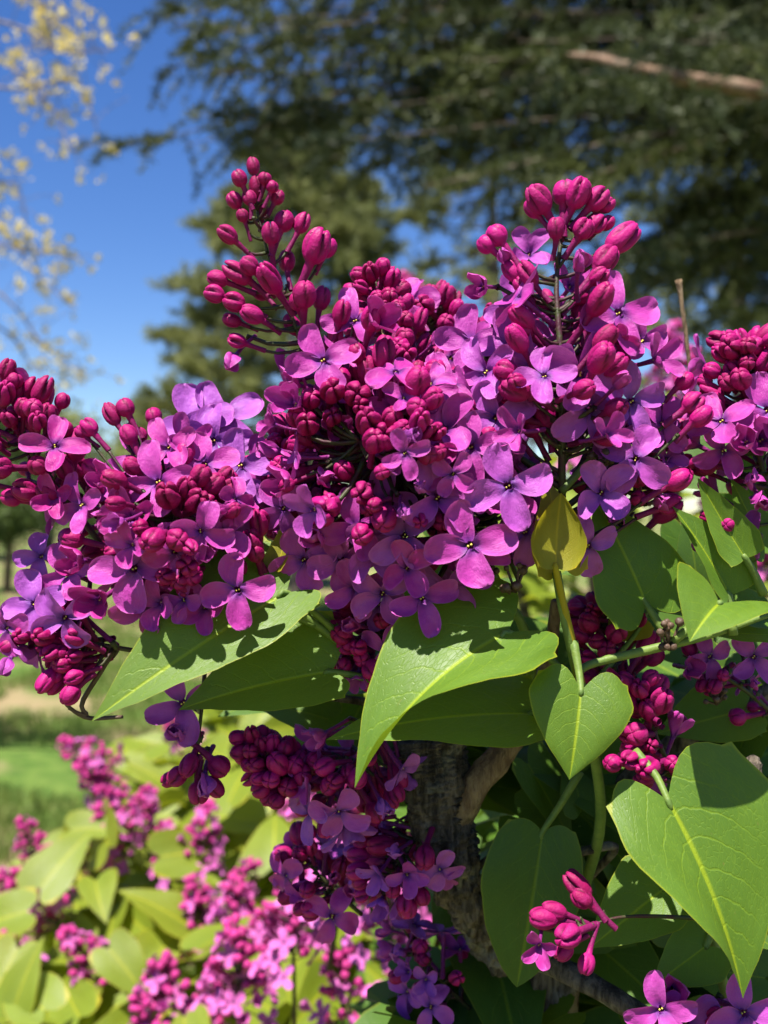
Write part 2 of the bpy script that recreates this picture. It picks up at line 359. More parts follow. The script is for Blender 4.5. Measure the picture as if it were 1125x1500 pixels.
class Panicle:
    """a flower panicle: the stem with its side branches is one mesh, every flower and bud a child"""
    def __init__(self, bush, axis, rad, label=None, seed=0, green=True):
        self.bush = bush; self.axis = spline(axis, 24); self.rad = rad; self.heads = []; self.label = label; self.rs = random.Random(seed); self.green = green
        self.ctrl = [Vector(a) for a in axis]
    def at(self, t):
        s = min(max(t, 0), 1) * (len(self.axis) - 1); k = min(int(s), len(self.axis) - 2); return self.axis[k].lerp(self.axis[k + 1], s - k)
    def near(self, p):
        i = min(range(len(self.axis)), key=lambda i: (self.axis[i] - p).length); return i / (len(self.axis) - 1)
    def head(self, pos, size, face=None, roll=None, kind='F', age=.5, var=None, tube_len=None):
        pos = Vector(pos); rs = self.rs
        if face is None:                                         # lean along the side branch that carries it
            t = self.near(pos); off = (pos - self.at(t)).length; a = self.at(max(0, t - .12 - off * 4)); face = (pos - a)
            if face.length < 1e-5: face = Vector((0, -1, .3))
        face = Vector(face).normalized()
        if roll is None: roll = rs.uniform(0, 90)
        self.heads.append((pos, size, face, roll, kind, age, var))
    def fl(self, x, y, z, dia, fx, fz, roll, age, kind='F', var=None): self.head(P(x, y, z), dia * .55 * U * (1 + z * U / D0), (fx, -1, fz), roll, kind, age, var)
    def bd(self, x, y, z, r, kind='B', age=.3, face=None): self.head(P(x, y, z), r * .88 * U * (1 + z * U / D0), face, None, kind, age)
    def fill(self, n, rmax, openf, agef, fr=.0092, br=.0027, spread=1.0, t0=0.0, t1=1.0, prof=None, cupf=.34, avoid=None, camb=.25, sep=.55):
        rs = self.rs; made = 0
        for _ in range(n * 14):
            if made >= n: break
            t = rs.uniform(t0, t1); k = min(int(t * 23), 22); T = (self.axis[k + 1] - self.axis[k]).normalized()
            a = T.orthogonal().normalized(); b = T.cross(a); q = rs.uniform(0, 6.283); d = a * math.cos(q) + b * math.sin(q)
            pr = prof(t) if prof else (1 - .72 * t ** 1.3)
            r = rmax * pr * rs.uniform(.55, 1.0) ** .7
            pos = self.at(t) + d * r + T * r * .5
            if avoid and avoid(pos): continue
            op = rs.random() < openf(t); kind = ('C' if rs.random() < cupf else 'F') if op else ('S' if rs.random() < .35 else 'B')
            s = fr * rs.uniform(.8, 1.08) if op else br * rs.uniform(.8, 1.2)
            if kind == 'C': s *= .78
            if any((pos - h[0]).length < sep * (s * (.8 if op else 1) + h[1] * (.8 if h[4] in 'FC' else 1)) * 1.2 for h in self.heads): continue
            face = (d * .8 + T * .55 + Vector((0, -1, .15)) * (camb if op else .1) + Vector((rs.uniform(-.3, .3), rs.uniform(-.3, .3), rs.uniform(-.3, .3))))
            self.head(pos, s, face, None, kind, min(1, max(0, agef(t) + rs.uniform(-.25, .25))) if op else rs.uniform(.1, .8)); made += 1
        return self
    def build(self):
        rs = self.rs; org = self.axis[0]; mb = MB()
        tube(mb, self.axis, [self.rad, self.rad * .9, self.rad * .6, self.rad * .35], 8)
        for (pos, s, face, roll, kind, age, var) in self.heads:
            tl = s * (1.5 if kind in 'FC' else 3.0); base = pos - face * tl
            t = self.near(base); off = (base - self.at(t)).length; a = self.at(max(0, t - off * 5))
            mid = a.lerp(base, .55) + Vector((0, 0, -.1 * off)); pr = max(.00042, .00035 + s * .05)
            tube(mb, spline([a, mid, base, base + face * tl * .06], 6), [pr * 1.25, pr, pr * .9, pr * 1.5], 5, 0)
        o = obj('flower_panicle', mb.mesh('flower_panicle', M['rachis'], org), self.bush, org)
        if self.label: o['label'] = self.label
        for (pos, s, face, roll, kind, age, var) in self.heads:
            src = {'F': V_OPEN, 'C': V_CUP, 'B': V_BUD, 'S': V_SPLIT}[kind]; me = src[rs.randrange(len(src)) if var is None else var % len(src)]
            k = rs.uniform(.94, 1.06)
            obj('flower' if kind in 'FC' else 'bud', me, o, pos, quat(face, roll), (s, s * k, s * rs.uniform(.92, 1.12)), age)
        return o

# ------------------------------------------------------------------ leaves
def lerp2(q, u): return q[0] + (q[1] - q[0]) * min(1, u * 1.3) if isinstance(q, tuple) else q
def leaf_mb(b, t, wl, wr, n, sag=0.0, side=0.0, fl=12, fr=12, back=.16, curl=.0, twist=0, wave=.02, nu=26, nv=17, seed=0, acu=1.12, oval=False):
    rs = random.Random(seed); b = Vector(b); t = Vector(t); y = t - b; L = y.length; y.normalize(); n = Vector(n); n = (n - y * n.dot(y)).normalized(); x = y.cross(n)
    mb = MB(); V = []; ed = []; uv = []; ph = rs.uniform(0, 6)
    us = [1 - (1 - k / nu) ** 1.15 for k in range(nu + 1)]
    for u in us:
        c = b + y * (u * L) + n * (sag * L * 4 * u * (1 - u)) + x * (side * L * 4 * u * (1 - u))
        tt = y + n * (sag * 4 * (1 - 2 * u)) + x * (side * 4 * (1 - 2 * u)); tt.normalize()
        nn = (n - tt * n.dot(tt)).normalized(); xx = tt.cross(nn); a = R(twist) * u
        xx, nn = xx * math.cos(a) + nn * math.sin(a), nn * math.cos(a) - xx * math.sin(a)
        sm = min(u / .22, 1); sm = sm * sm * (3 - 2 * sm)
        pw = (.80 + .20 * sm) * max(1 - u ** 1.72, 0) ** acu + .004
        if oval: s2 = min(u / .42, 1); pw = (.62 + .38 * s2 * (2 - s2)) * max(1 - u ** 2.5, 0) ** .9 + .004
        for k in range(nv):
            v = -1 + 2 * k / (nv - 1); av = abs(v); W = (wr if v >= 0 else wl) * pw; f = R(lerp2(fr if v >= 0 else fl, u))
            d = av * W; cu = curl * av * av                      # the half bends away from its fold as it goes out
            px = d * math.cos(f + cu) * (1 if v >= 0 else -1); pn = d * math.sin(f + cu)
            px += (1 if v >= 0 else -1) * L * av ** 6 * (.003 * math.sin(ph * 3 + u * 23) + .0012 * math.sin(ph + u * 57 + v)) * min(1, 6 * (1 - u))
            pn += wave * L * math.sin(ph + u * 11 + (2 if v > 0 else 0)) * av ** 2 * (1 - u)
            bk = back * L * math.sin(min(av * 1.12, 1) * math.pi * .80) * (1 - u) ** 3.2
            V.append(tuple(c + xx * px + nn * pn - tt * bk)); ed.append(max(av, u if u > .99 else 0, 1 - u * 40 if av > .03 else 0)); uv.append((u, v))
    f = [(i * nv + j, i * nv + j + 1, (i + 1) * nv + j + 1, (i + 1) * nv + j) for i in range(nu) for j in range(nv - 1)]
    mb.add(V, f, 0, 0, ed, 0, uv); return mb
LN = [0]
def leaf(bush, b, t, wl, wr, n, pet=None, mat='leaf', label=None, **kw):
    LN[0] += 1; B = P(*b); T = P(*t); sc = U * (1 + b[2] * U / D0)
    mb = leaf_mb(B, T, wl * sc, wr * sc, n, seed=LN[0], **kw)
    o = obj('leaf', mb.mesh('leaf', M[mat], B), bush, B)
    if label: o['label'] = label
    if pet:
        pm = MB(); pts = [B + (T - B) * .05, B] + [P(*p) for p in pet]
        tube(pm, spline(pts, 12), [.0006, .0009, .0011, .0014], 7)
        obj('petiole', pm.mesh('petiole', M['youngleaf' if mat == 'youngleaf' else 'stem'], B), o, B)
    return o
def ridge(mb, amp=.0030):
    V = mb.v[-1]
    for i, q in enumerate(V):
        c = Vector(q); v = Vector((q[0] * 330, q[1] * 330, q[2] * 60)); k = mnoise.noise(v); k2 = mnoise.noise(Vector(q) * 140); k3 = mnoise.noise(Vector(q) * 800)
        ring = V[(i // 56) * 56:(i // 56) * 56 + 56].mean(0); d = q - ring; d /= np.linalg.norm(d) + 1e-9
        V[i] = q + d * amp * (-abs(k) * 1.6 + k2 * .7 + k3 * .25)
def branch(bush, name, pts, radii, mat='bark', sides=9, n=26, rough=.08, label=None):
    mb = MB(); p = [P(*q) for q in pts]; tube(mb, spline(p, n), [r * U for r in radii], sides, 0, rough=rough, seed=int(pts[0][0]))
    o = obj(name, mb.mesh(name, M[mat], p[0]), bush, p[0])
    if label: o['label'] = label
    return o

# ================================================================== the setting: lawn, far ground
def ground_material():
    n = NT('lawn'); co = n.objco()
    big = n.noise(co, .9, 5, .6); sm = n.noise(co, 9, 4); 
    c = n.mix(n.step(sm, .35, .7), (.048, .098, .016, 1), (.095, .150, .028, 1))
    c = n.mix(n.math('MULTIPLY', n.step(big, .46, .58), .9), c, (.25, .185, .105, 1))
    c = n.mix(n.math('MULTIPLY', n.step(n.noise(co, 40, 3), .5, .7), .3), c, (.17, .15, .06, 1))
    return n.surf(c, .95, .1, n.bump(sm, .6, .03))
gm = MB(); gn = 60
xs = [-900, -300, -120, -60] + list(np.linspace(-30, 30, gn)) + [60, 120, 300, 900]; ys = [-60, -20] + list(np.linspace(-6, 40, gn)) + [80, 200, 600, 1800]
hz = lambda x, y: .06 * math.sin(x * .35 + 1) * math.sin(y * .27) if abs(x) < 31 and y < 41 else 0.0
gm.add([(x, y, hz(x, y)) for y in ys for x in xs], [(j * len(xs) + i, j * len(xs) + i + 1, (j + 1) * len(xs) + i + 1, (j + 1) * len(xs) + i) for j in range(len(ys) - 1) for i in range(len(xs) - 1)])
tag(obj('lawn', gm.mesh('lawn', ground_material())), kind='structure')
# grass blades over the stretch of lawn in view
ng = 60000; gy = 2.2 + 14 * nrs.rand(ng) ** 1.6; gx = (nrs.rand(ng) * 620 - 130 - 562.5) / F * gy
keep = (np.sin(gx * 3.1 + gy * 1.3) + np.sin(gy * 2.7 - gx * 1.9 + 2) + .6 * np.sin(gx * 7 + gy * 5)) < .75; gx = gx[keep]; gy = gy[keep]; k = len(gx)
a = nrs.rand(k) * 6.28; h = .03 + .05 * nrs.rand(k); wd = .004 + .003 * nrs.rand(k)
base = np.stack([gx, gy, np.zeros(k)], 1); sd = np.stack([np.cos(a), np.sin(a), 0 * a], 1) * wd[:, None]; tp = np.stack([nrs.normal(0, .025, k), nrs.normal(0, .025, k), h + .03], 1)
tag(obj('grass', quick_mesh('grass', np.stack([base - sd, base + sd, base + tp + sd * .2, base + tp - sd * .2], 1), None, needle_material('grass_blade', (.085, .16, .025, 1), (.19, .23, .05, 1), .3), nrs.rand(k))), kind='stuff')

# ================================================================== the lilac bush in focus
ROOT = Vector(((690 - 562.5) / F * .46, .46, 0.0))
bush = thing('lilac_bush', 'big lilac bush in sharp focus with magenta panicles, heart-shaped leaves and a gnarled trunk', 'lilac bush', ROOT, 'lilac bushes')

# --- panicle with the bare bud spire at its tip
p = Panicle(bush, [P(575, 700, 90), P(505, 600, 45), P(452, 520, 20), P(420, 445, 5), P(392, 370, -2), P(375, 300, 0)], 4.6 * U, 'flower panicle leaning up to a bare spire of dark crimson buds against the sky', 1)
for x, y, r, k in [(371, 246, 11, 'B'), (352, 264, 13, 'B'), (388, 264, 11, 'B'), (376, 278, 13, 'B'), (345, 296, 13, 'B'), (366, 292, 12, 'B'), (405, 291, 12, 'B'), (398, 276, 11, 'B'), (356, 318, 10, 'B'), (384, 310, 11, 'B')]:
    p.bd(x, y, rng.uniform(-18, 18), r, k, rng.uniform(.0, .35), ((x - 378) * .018, rng.uniform(-.3, .2), 1.0))
for x, y, z, r, k, g in [(336, 346, -20, 14, 'S', .3), (397, 345, -14, 16, 'S', .4), (414, 328, 6, 17, 'B', .4), (441, 330, 8, 14, 'S', .4), (462, 366, -10, 22, 'S', .6), (479, 366, 6, 14, 'B', .7),
    (397, 412, -30, 19, 'S', .5), (446, 436, -26, 19, 'B', .5), (436, 445, -14, 13, 'B', .4), (352, 402, -10, 17, 'S', .4), (368, 392, -24, 15, 'B', .4), (322, 410, 0, 14, 'B', .6), (317, 432, -8, 15, 'S', .6),
    (346, 444, -16, 17, 'S', .4), (342, 470, 6, 11, 'B', .4), (372, 462, -20, 15, 'B', .7), (350, 500, -4, 14, 'S', .6), (420, 385, 22, 14, 'B', .3), (384, 430, 24, 13, 'B', .3), (500, 462, 0, 16, 'S', .4),
    (470, 440, 30, 15, 'B', .3), (545, 470, -30, 20, 'S', .8), (492, 500, 20, 15, 'S', .4), (430, 478, 26, 13, 'B', .5)]:
    p.bd(x, y, z, r, k, g)
p.fl(473, 528, -42, 100, .05, .18, 22, .55, 'F', 0)
p.fl(346, 520, 6, 62, -.4, -.9, 20, .55, 'C', 2)
p.fl(552, 478, -34, 86, .35, .25, 30, .22, 'C', 0)
p.fl(520, 470, 20, 90, .1, .5, 10, .6, 'F', 3)
p.fill(16, 70 * U, lambda t: .6, lambda t: .4, t0=.05, t1=.36)
p.build()
# --- the tall upright panicle
p = Panicle(bush, [P(824, 800, 20), P(823, 690, 0), P(824, 600, -34), P(820, 500, -30), P(815, 420, -12), P(822, 350, 4), P(828, 300, 6)], 6.2 * U, 'tall upright flower panicle on a straight olive stem, crimson buds on top', 2)
for x, y, z, r, k, g in [(792, 296, -8, 20, 'S', .7), (783, 308, 6, 14, 'B', .6), (826, 287, 4, 21, 'B', .9), (845, 288, -12, 20, 'S', .7), (872, 295, 2, 19, 'S', .8), (886, 302, 12, 13, 'B', .7), (815, 338, -26, 15, 'B', .4),
    (853, 338, -22, 18, 'S', .6), (872, 330, -4, 16, 'S', .7), (887, 328, 10, 12, 'B', .5), (908, 352, -6, 22, 'S', .9), (916, 348, 12, 16, 'B', .9), (884, 384, -20, 20, 'S', .6), (730, 348, 0, 17, 'B', .9), (715, 360, 4, 16, 'B', .8),
    (775, 405, -26, 16, 'S', .6), (765, 420, -10, 13, 'B', .6), (752, 400, -4, 14, 'B', .8), (800, 440, 18, 15, 'B', .5), (848, 455, 20, 14, 'B', .4), (862, 478, -8, 14, 'B', .4), (870, 440, 24, 15, 'S', .5),
    (1012, 592, -10, 19, 'S', .7), (1024, 612, -16, 17, 'B', .8), (990, 705, -20, 17, 'B', .8), (800, 608, 0, 20, 'S', .5), (782, 630, 10, 17, 'B', .4), (858, 610, 14, 16, 'S', .4), (735, 660, 16, 14, 'B', .5), (978, 740, 40, 17, 'S', .7), (1000, 560, 14, 15, 'B', .7)]:
    p.bd(x, y, z, r, k, g)
for a in [(906, 458, -40, 118, .22, .30, 12, .48, 'F', 7), (850, 548, -62, 112, .12, .05, 62, .70, 'F', 6), (864, 600, -48, 108, -.05, -.08, 40, .82, 'F', 4), (925, 588, -30, 102, .35, .0, 18, .88, 'F', 6), (931, 672, -44, 100, -.2, .1, 58, .74, 'F', 4),
    (881, 722, -40, 98, .05, .0, 40, .84, 'F', 5), (782, 540, -38, 108, -.25, -.1, 20, .7, 'F', 1), (727, 612, -36, 102, .05, .1, 22, .82, 'F', 0), (712, 545, -14, 100, -.8, .3, 30, .78, 'F', 3), (745, 505, 0, 92, -.4, .3, 10, .72, 'F', 2),
    (708, 420, -14, 66, -.6, -.2, 20, .35, 'C', 1), (740, 385, 0, 54, -.4, .6, 10, .5, 'C', 2), (892, 512, -34, 84, .5, .0, 10, .12, 'C', 0), (958, 528, -10, 82, .75, .2, 40, .5, 'C', 3), (940, 500, 16, 92, .7, .3, 20, .55, 'F', 3),
    (760, 455, 110, 96, .1, .2, 20, .8, 'F', 2), (775, 372, 70, 70, .1, .3, 40, .75, 'F', 5), (835, 505, 10, 90, .3, .1, 30, .62, 'F', 1), (690, 500, 40, 90, -.4, .2, 0, .66, 'F', 0), (905, 640, 0, 92, .3, -.1, 20, .8, 'F', 6),
    (970, 620, 10, 86, .5, .2, 50, .62, 'F', 2), (690, 590, -10, 96, -.3, .1, 30, .6, 'F', 1), (862, 800, -10, 88, .15, -.3, 20, .9, 'F', 4), (770, 470, 30, 84, -.2, .2, 45, .7, 'F', 6), (835, 420, 60, 70, .2, .4, 45, .5, 'C', 3)]: p.fl(*a)
p.fill(44, 100 * U, lambda t: .7, lambda t: .55, t0=.2, t1=.62, avoid=lambda q: q.y < D0 + 10 * U and abs(q.x / q.y * F + 562.5 - 821) < 52 and (400 < 750 - (q.z - CAMZ) / q.y * F < 540 or 580 < 750 - (q.z - CAMZ) / q.y * F < 760))
p.build()
# --- the panicle pointing at the viewer, in the middle
p = Panicle(bush, [P(700, 760, 150), P(640, 715, 80), P(590, 690, 30), P(545, 660, -20), P(520, 640, -55)], 5 * U, 'broad middle flower panicle pointing forward, a clump of crimson buds at its centre', 3)
for x, y, z, r, k, g in [(486, 575, -70, 21, 'S', .2), (523, 580, -66, 22, 'S', .3), (530, 596, -80, 16, 'S', .15), (486, 612, -60, 17, 'S', .1), (540, 622, -104, 23, 'S', .35), (563, 640, -112, 25, 'S', .3), (548, 648, -118, 20, 'B', .3),
    (590, 632, -92, 18, 'S', .25), (575, 615, -96, 18, 'B', .3), (449, 622, -70, 20, 'S', .1), (468, 750, -70, 27, 'S', .8), (484, 742, -60, 18, 'B', .8), (435, 612, -40, 17, 'B', .3), (505, 690, -40, 16, 'B', .4), (455, 585, -30, 17, 'B', .5),
    (610, 600, -50, 18, 'S', .5), (635, 545, -10, 19, 'B', .6), (595, 520, 10, 18, 'S', .6), (560, 560, -30, 18, 'B', .5), (680, 600, -36, 20, 'B', .8)]:
    p.bd(x, y, z, r, k, g, (rng.uniform(-.3, .3), -1, rng.uniform(0, .7)))
for a in [(744, 712, -88, 118, -.02, .14, 18, .80, 'F', 7), (688, 799, -92, 122, .02, .08, 12, .56, 'F', 0), (641, 729, -80, 112, .35, .12, 28, .70, 'F', 3), (592, 785, -70, 100, -.1, -.05, 42, .82, 'F', 4), (597, 832, -62, 84, .1, -.15, 30, .3, 'F', 5),
    (618, 876, -44, 96, .1, .25, 16, .58, 'F', 6), (612, 668, -76, 104, .4, -.15, 14, .12, 'C', 3), (652, 628, -60, 102, -.1, .25, 40, .58, 'F', 5), (578, 600, -30, 92, .1, .5, 20, .5, 'F', 1), (432, 592, -34, 86, -.4, .1, 60, .42, 'C', 0),
    (690, 655, -60, 92, .1, .1, 10, .55, 'F', 2), (470, 788, -52, 92, -.3, .1, 30, .45, 'C', 4), (520, 772, -40, 98, .1, .2, 10, .52, 'F', 3), (545, 808, -30, 100, .2, -.1, 50, .78, 'F', 5), (425, 705, -20, 84, -.6, -.1, 10, .3, 'C', 1), (415, 745, 0, 84, -.3, -.3, 30, .72, 'F', 4),
    (500, 822, 0, 92, .1, -.3, 20, .66, 'F', 2), (560, 870, -4, 92, -.2, -.2, 44, .74, 'F', 1), (520, 860, 10, 88, .1, -.2, 20, .6, 'F', 6), (445, 820, 10, 90, -.1, -.2, 20, .68, 'F', 0), (660, 560, -10, 96, .1, .5, 30, .5, 'F', 7), (620, 580, -30, 96, -.1, .6, 0, .52, 'F', 3),
    (700, 700, -20, 90, .2, -.1, 30, .74, 'F', 6), (770, 780, -20, 92, .2, -.2, 10, .85, 'F', 4), (480, 700, -40, 70, -.3, .0, 30, .3, 'C', 2), (660, 690, -40, 70, .3, .1, 30, .3, 'C', 0), (560, 735, -20, 90, -.1, -.3, 0, .7, 'F', 2)]: p.fl(*a)
p.fill(80, 165 * U, lambda t: .72, lambda t: .55, t0=.0, t1=.8, prof=lambda t: 1 - .3 * t)
p.fill(60, 165 * U, lambda t: .8, lambda t: .5, fr=.0074, br=.0022, t0=.1, t1=.9, prof=lambda t: 1 - .3 * t, sep=.45)
p.build()
# --- left panicle
p = Panicle(bush, [P(420, 890, 60), P(340, 852, 40), P(290, 825, 20), P(262, 780, -20), P(258, 740, -60)], 5 * U, 'left flower panicle with dark bud tips facing forward above the pointed leaf', 4)
for x, y, z, r, k, g in [(246, 728, -96, 22, 'S', .1), (286, 735, -84, 20, 'S', .1), (272, 716, -80, 17, 'S', .2), (292, 700, -60, 17, 'B', .2), (310, 712, -50, 16, 'B', .2), (185, 600, -4, 16, 'B', .4), (165, 610, 0, 14, 'S', .2), (190, 640, -20, 14, 'B', .6), (132, 628, -8, 15, 'S', .8), (120, 634, -2, 11, 'B', .8),
    (225, 612, 20, 14, 'B', .5), (370, 800, -20, 20, 'S', .3), (350, 830, -10, 14, 'B', .4), (270, 668, -20, 17, 'B', .7), (300, 740, -70, 16, 'S', .2), (140, 690, 0, 16, 'B', .8), (205, 640, 10, 14, 'B', .4), (380, 770, -10, 18, 'S', .5), (110, 790, 0, 17, 'B', .5), (375, 812, -26, 15, 'B', .2)]:
    p.bd(x, y, z, r, k, g)
for a in [(196, 833, -78, 118, -.02, .04, 8, .60, 'F', 2), (348, 864, -76, 98, .05, .08, 10, .42, 'F', 7), (192, 760, -70, 96, -.05, .1, 20, .22, 'C', 3), (232, 706, -56, 104, -.1, .3, 12, .52, 'F', 3), (330, 780, -56, 96, .2, .0, 42, .45, 'F', 5), (146, 878, -50, 92, -.1, -.1, 42, .22, 'C', 0),
    (120, 822, -30, 82, -.4, .05, 20, .2, 'C', 1), (160, 702, -10, 72, -.3, .2, 10, .28, 'C', 1), (248, 655, -20, 82, -.1, .4, 30, .3, 'F', 3), (275, 650, 10, 80, .3, .4, 20, .45, 'C', 3), (352, 682, 30, 92, .2, .2, 6, 1.0, 'F', 0), (345, 740, 20, 92, .1, .0, 32, .95, 'F', 4), (285, 620, 130, 104, -.1, .3, 20, 1.0, 'F', 2), (330, 612, 140, 104, .1, .4, 30, 1.0, 'F', 0),
    (312, 645, 110, 100, .1, .2, 0, .98, 'F', 1), (300, 890, -44, 80, -.1, -.1, 12, .35, 'C', 3), (216, 884, -20, 96, .1, -.2, 22, .6, 'F', 4), (260, 880, -6, 88, .1, -.2, 50, .6, 'F', 6), (300, 680, -20, 90, .2, .3, 20, .5, 'F', 2), (205, 670, -4, 92, -.2, .3, 20, .62, 'F', 6), (205, 790, -20, 80, -.2, .1, 20, .4, 'C', 4), (120, 740, -10, 90, -.6, .2, 20, .6, 'F', 3),
    (290, 800, -44, 76, .1, -.1, 25, .35, 'C', 2), (350, 900, 6, 84, .1, -.2, 15, .65, 'F', 2)]: p.fl(*a)
p.fill(40, 115 * U, lambda t: .65, lambda t: .45, t0=.3, t1=.9, prof=lambda t: 1 - .3 * t)
p.fill(40, 125 * U, lambda t: .8, lambda t: .5, fr=.0074, br=.0022, t0=.3, t1=.95, prof=lambda t: 1 - .3 * t, sep=.45)
p.build()
# --- far left, low left, right edge
p = Panicle(bush, [P(150, 800, 60), P(85, 715, 50), P(35, 648, 40), P(5, 610, 35), P(-25, 565, 30)], 5 * U, 'flower panicle of mostly closed dark magenta buds cut by the left edge', 5)
for x, y, z, r, k, g in [(60, 575, 30, 16, 'S', .2), (90, 590, 40, 13, 'B', .3), (20, 560, 30, 14, 'B', .3), (45, 570, 44, 14, 'S', .2), (95, 632, 30, 14, 'B', .3), (80, 650, 20, 16, 'S', .2), (40, 720, 20, 18, 'S', .4), (75, 725, 10, 18, 'S', .2), (20, 730, 30, 15, 'B', .5), (35, 600, 10, 15, 'B', .2), (10, 545, 30, 14, 'S', .1), (95, 690, 20, 16, 'S', .3), (15, 615, 10, 15, 'S', .2), (50, 620, 20, 14, 'B', .1), (70, 610, 20, 15, 'S', .2)]: p.bd(x, y, z, r, k, g)
p.fl(80, 728, 0, 70, .1, .0, 20, .2, 'C', 3)
p.fill(30, 95 * U, lambda t: .12, lambda t: .4, t0=.25, t1=1.0)
p.build()
p = Panicle(bush, [P(240, 960, 80), P(150, 945, 60), P(90, 930, 50), P(40, 925, 40)], 4 * U, 'small lower left flower panicle with pale violet flowers and hanging buds', 6)
for x, y, z, r, k, g in [(35, 930, 10, 15, 'S', .5), (65, 932, 0, 17, 'S', .3), (15, 945, 20, 14, 'B', .5), (70, 994, 10, 15, 'B', .8), (82, 986, 20, 13, 'B', .8), (105, 1015, 10, 17, 'B', .8), (90, 955, 14, 13, 'B', .4), (75, 955, 4, 15, 'S', .7), (20, 905, 30, 14, 'B', .4), (85, 1000, 30, 13, 'S', .7)]: p.bd(x, y, z, r, k, g)
for a in [(50, 884, 16, 90, -.05, .25, 20, .95, 'F', 2), (95, 905, 0, 92, .1, -.1, 40, .9, 'F', 1), (15, 965, 10, 60, -.3, -.8, 10, .7, 'C', 2), (60, 815, 60, 70, -.1, .2, 10, .95, 'F', 4), (100, 840, 30, 84, -.2, .2, 22, .6, 'F', 3), (10, 920, 10, 76, -.4, -.1, 20, .6, 'F', 1)]: p.fl(*a)
p.fill(24, 75 * U, lambda t: .4, lambda t: .7, t0=.3)
p.build()
p = Panicle(bush, [P(1180, 830, 90), P(1135, 740, 70), P(1105, 640, 60), P(1095, 560, 60), P(1090, 505, 60)], 5 * U, 'pink and crimson flower panicle cut by the right edge', 7)
for a in [(1115, 645, 20, 100, -.2, .1, 20, .5, 'C', 1), (1100, 700, 0, 76, -.3, -.1, 0, .5, 'C', 2), (1110, 725, -6, 70, -.1, -.4, 10, .55, 'C', 4), (1060, 660, 30, 78, -.5, -.1, 20, .55, 'F', 3), (1125, 600, 10, 110, -.1, .2, 20, .6, 'F', 7)]: p.fl(*a)
for x, y, z, r, k, g in [(1085, 500, 60, 15, 'S', .8), (1105, 510, 50, 15, 'B', .8), (1060, 520, 50, 15, 'S', .8), (1045, 545, 50, 14, 'B', .9), (1120, 530, 40, 16, 'S', .9), (1075, 545, 40, 15, 'S', .7), (1035, 560, 60, 12, 'B', .9), (1050, 590, 40, 15, 'S', .8)]: p.bd(x, y, z, r, k, g)
p.fill(60, 120 * U, lambda t: .4 if t < .6 else .12, lambda t: .5, t0=.1)
p.build()
# --- panicles behind the front ones
def back_panicle(ax, n, rmax, op, age, seed, label=None, t0=.1):
    q = Panicle(bush, [P(*a) for a in ax], 4.2 * U, label, seed); q.fill(n, rmax * U, op, age, t0=t0); q.build()
back_panicle([(640, 640, 210), (592, 540, 170), (562, 470, 150), (550, 410, 150)], 46, 88, lambda t: .35 if t < .7 else .05, lambda t: .4, 8, 'flower panicle with rounded crimson buds rising behind the middle one')
back_panicle([(720, 640, 330), (680, 560, 300), (640, 490, 280), (620, 450, 280)], 46, 110, lambda t: .3, lambda t: .4, 9)
back_panicle([(780, 640, 260), (745, 560, 230), (725, 500, 220), (712, 465, 220)], 36, 90, lambda t: .6, lambda t: .7, 10)
back_panicle([(600, 820, 180), (520, 740, 130), (440, 690, 110), (395, 665, 100)], 60, 130, lambda t: .5, lambda t: .5, 11)
back_panicle([(900, 800, 150), (930, 720, 110), (955, 660, 90), (970, 620, 90)], 34, 90, lambda t: .55, lambda t: .7, 12)
back_panicle([(760, 850, 170), (720, 760, 140), (690, 690, 130), (670, 640, 120)], 55, 130, lambda t: .7, lambda t: .65, 13)
back_panicle([(330, 860, 200), (230, 790, 170), (150, 745, 150), (90, 720, 150)], 50, 110, lambda t: .5, lambda t: .6, 14)
# --- shaded panicles under the leaves
p = Panicle(bush, [P(300, 985, 130), P(295, 1040, 120), P(290, 1090, 115), P(285, 1140, 115)], 3.6 * U, 'small dark panicle hanging in the shade below the pointed leaf', 15)
for a in [(268, 1030, 110, 100, -.1, .3, 20, .8, 'F', 6), (300, 1135, 100, 74, .1, -.5, 20, .7, 'C', 2), (270, 1075, 100, 70, -.3, .3, 20, .75, 'C', 4)]: p.fl(*a)
for x, y, z, r in [(262, 1135, 100, 16), (318, 1120, 110, 17), (290, 1158, 105, 17), (278, 1118, 95, 15), (312, 1150, 110, 14), (250, 1140, 112, 13)]: p.bd(x, y, z, r, 'B', .2)
p.build()
back_panicle([(450, 1150, 190), (415, 1130, 170), (380, 1108, 160), (362, 1080, 155)], 34, 52, lambda t: .08, lambda t: .3, 16, 'dense dark panicle of closed buds in the shade left of the trunk')
back_panicle([(560, 1040, 200), (525, 1110, 180), (490, 1160, 170), (470, 1190, 165)], 40, 95, lambda t: .7, lambda t: .8, 17)
back_panicle([(640, 1180, 260), (600, 1240, 240), (570, 1280, 235), (555, 1310, 230)], 34, 90, lambda t: .75, lambda t: .85, 18)
back_panicle([(690, 1480, 420), (640, 1430, 400), (610, 1390, 400), (590, 1360, 390)], 20, 80, lambda t: .8, lambda t: .85, 25)
back_panicle([(530, 1340, 400), (480, 1295, 380), (450, 1262, 370), (430, 1240, 370)], 28, 80, lambda t: .7, lambda t: .7, 26)
back_panicle([(600, 900, 160), (560, 930, 130), (530, 950, 120), (500, 960, 115)], 36, 90, lambda t: .6, lambda t: .7, 19)
back_panicle([(900, 1060, 170), (905, 1000, 150), (890, 930, 140), (875, 890, 140)], 44, 90, lambda t: .2, lambda t: .3, 20)
p = Panicle(bush, [P(1010, 1180, 120), P(975, 1110, 90), P(950, 1050, 75), P(930, 985, 70)], 4 * U, 'panicle of plum coloured buds between the heart-shaped leaf and the thick branch', 21)
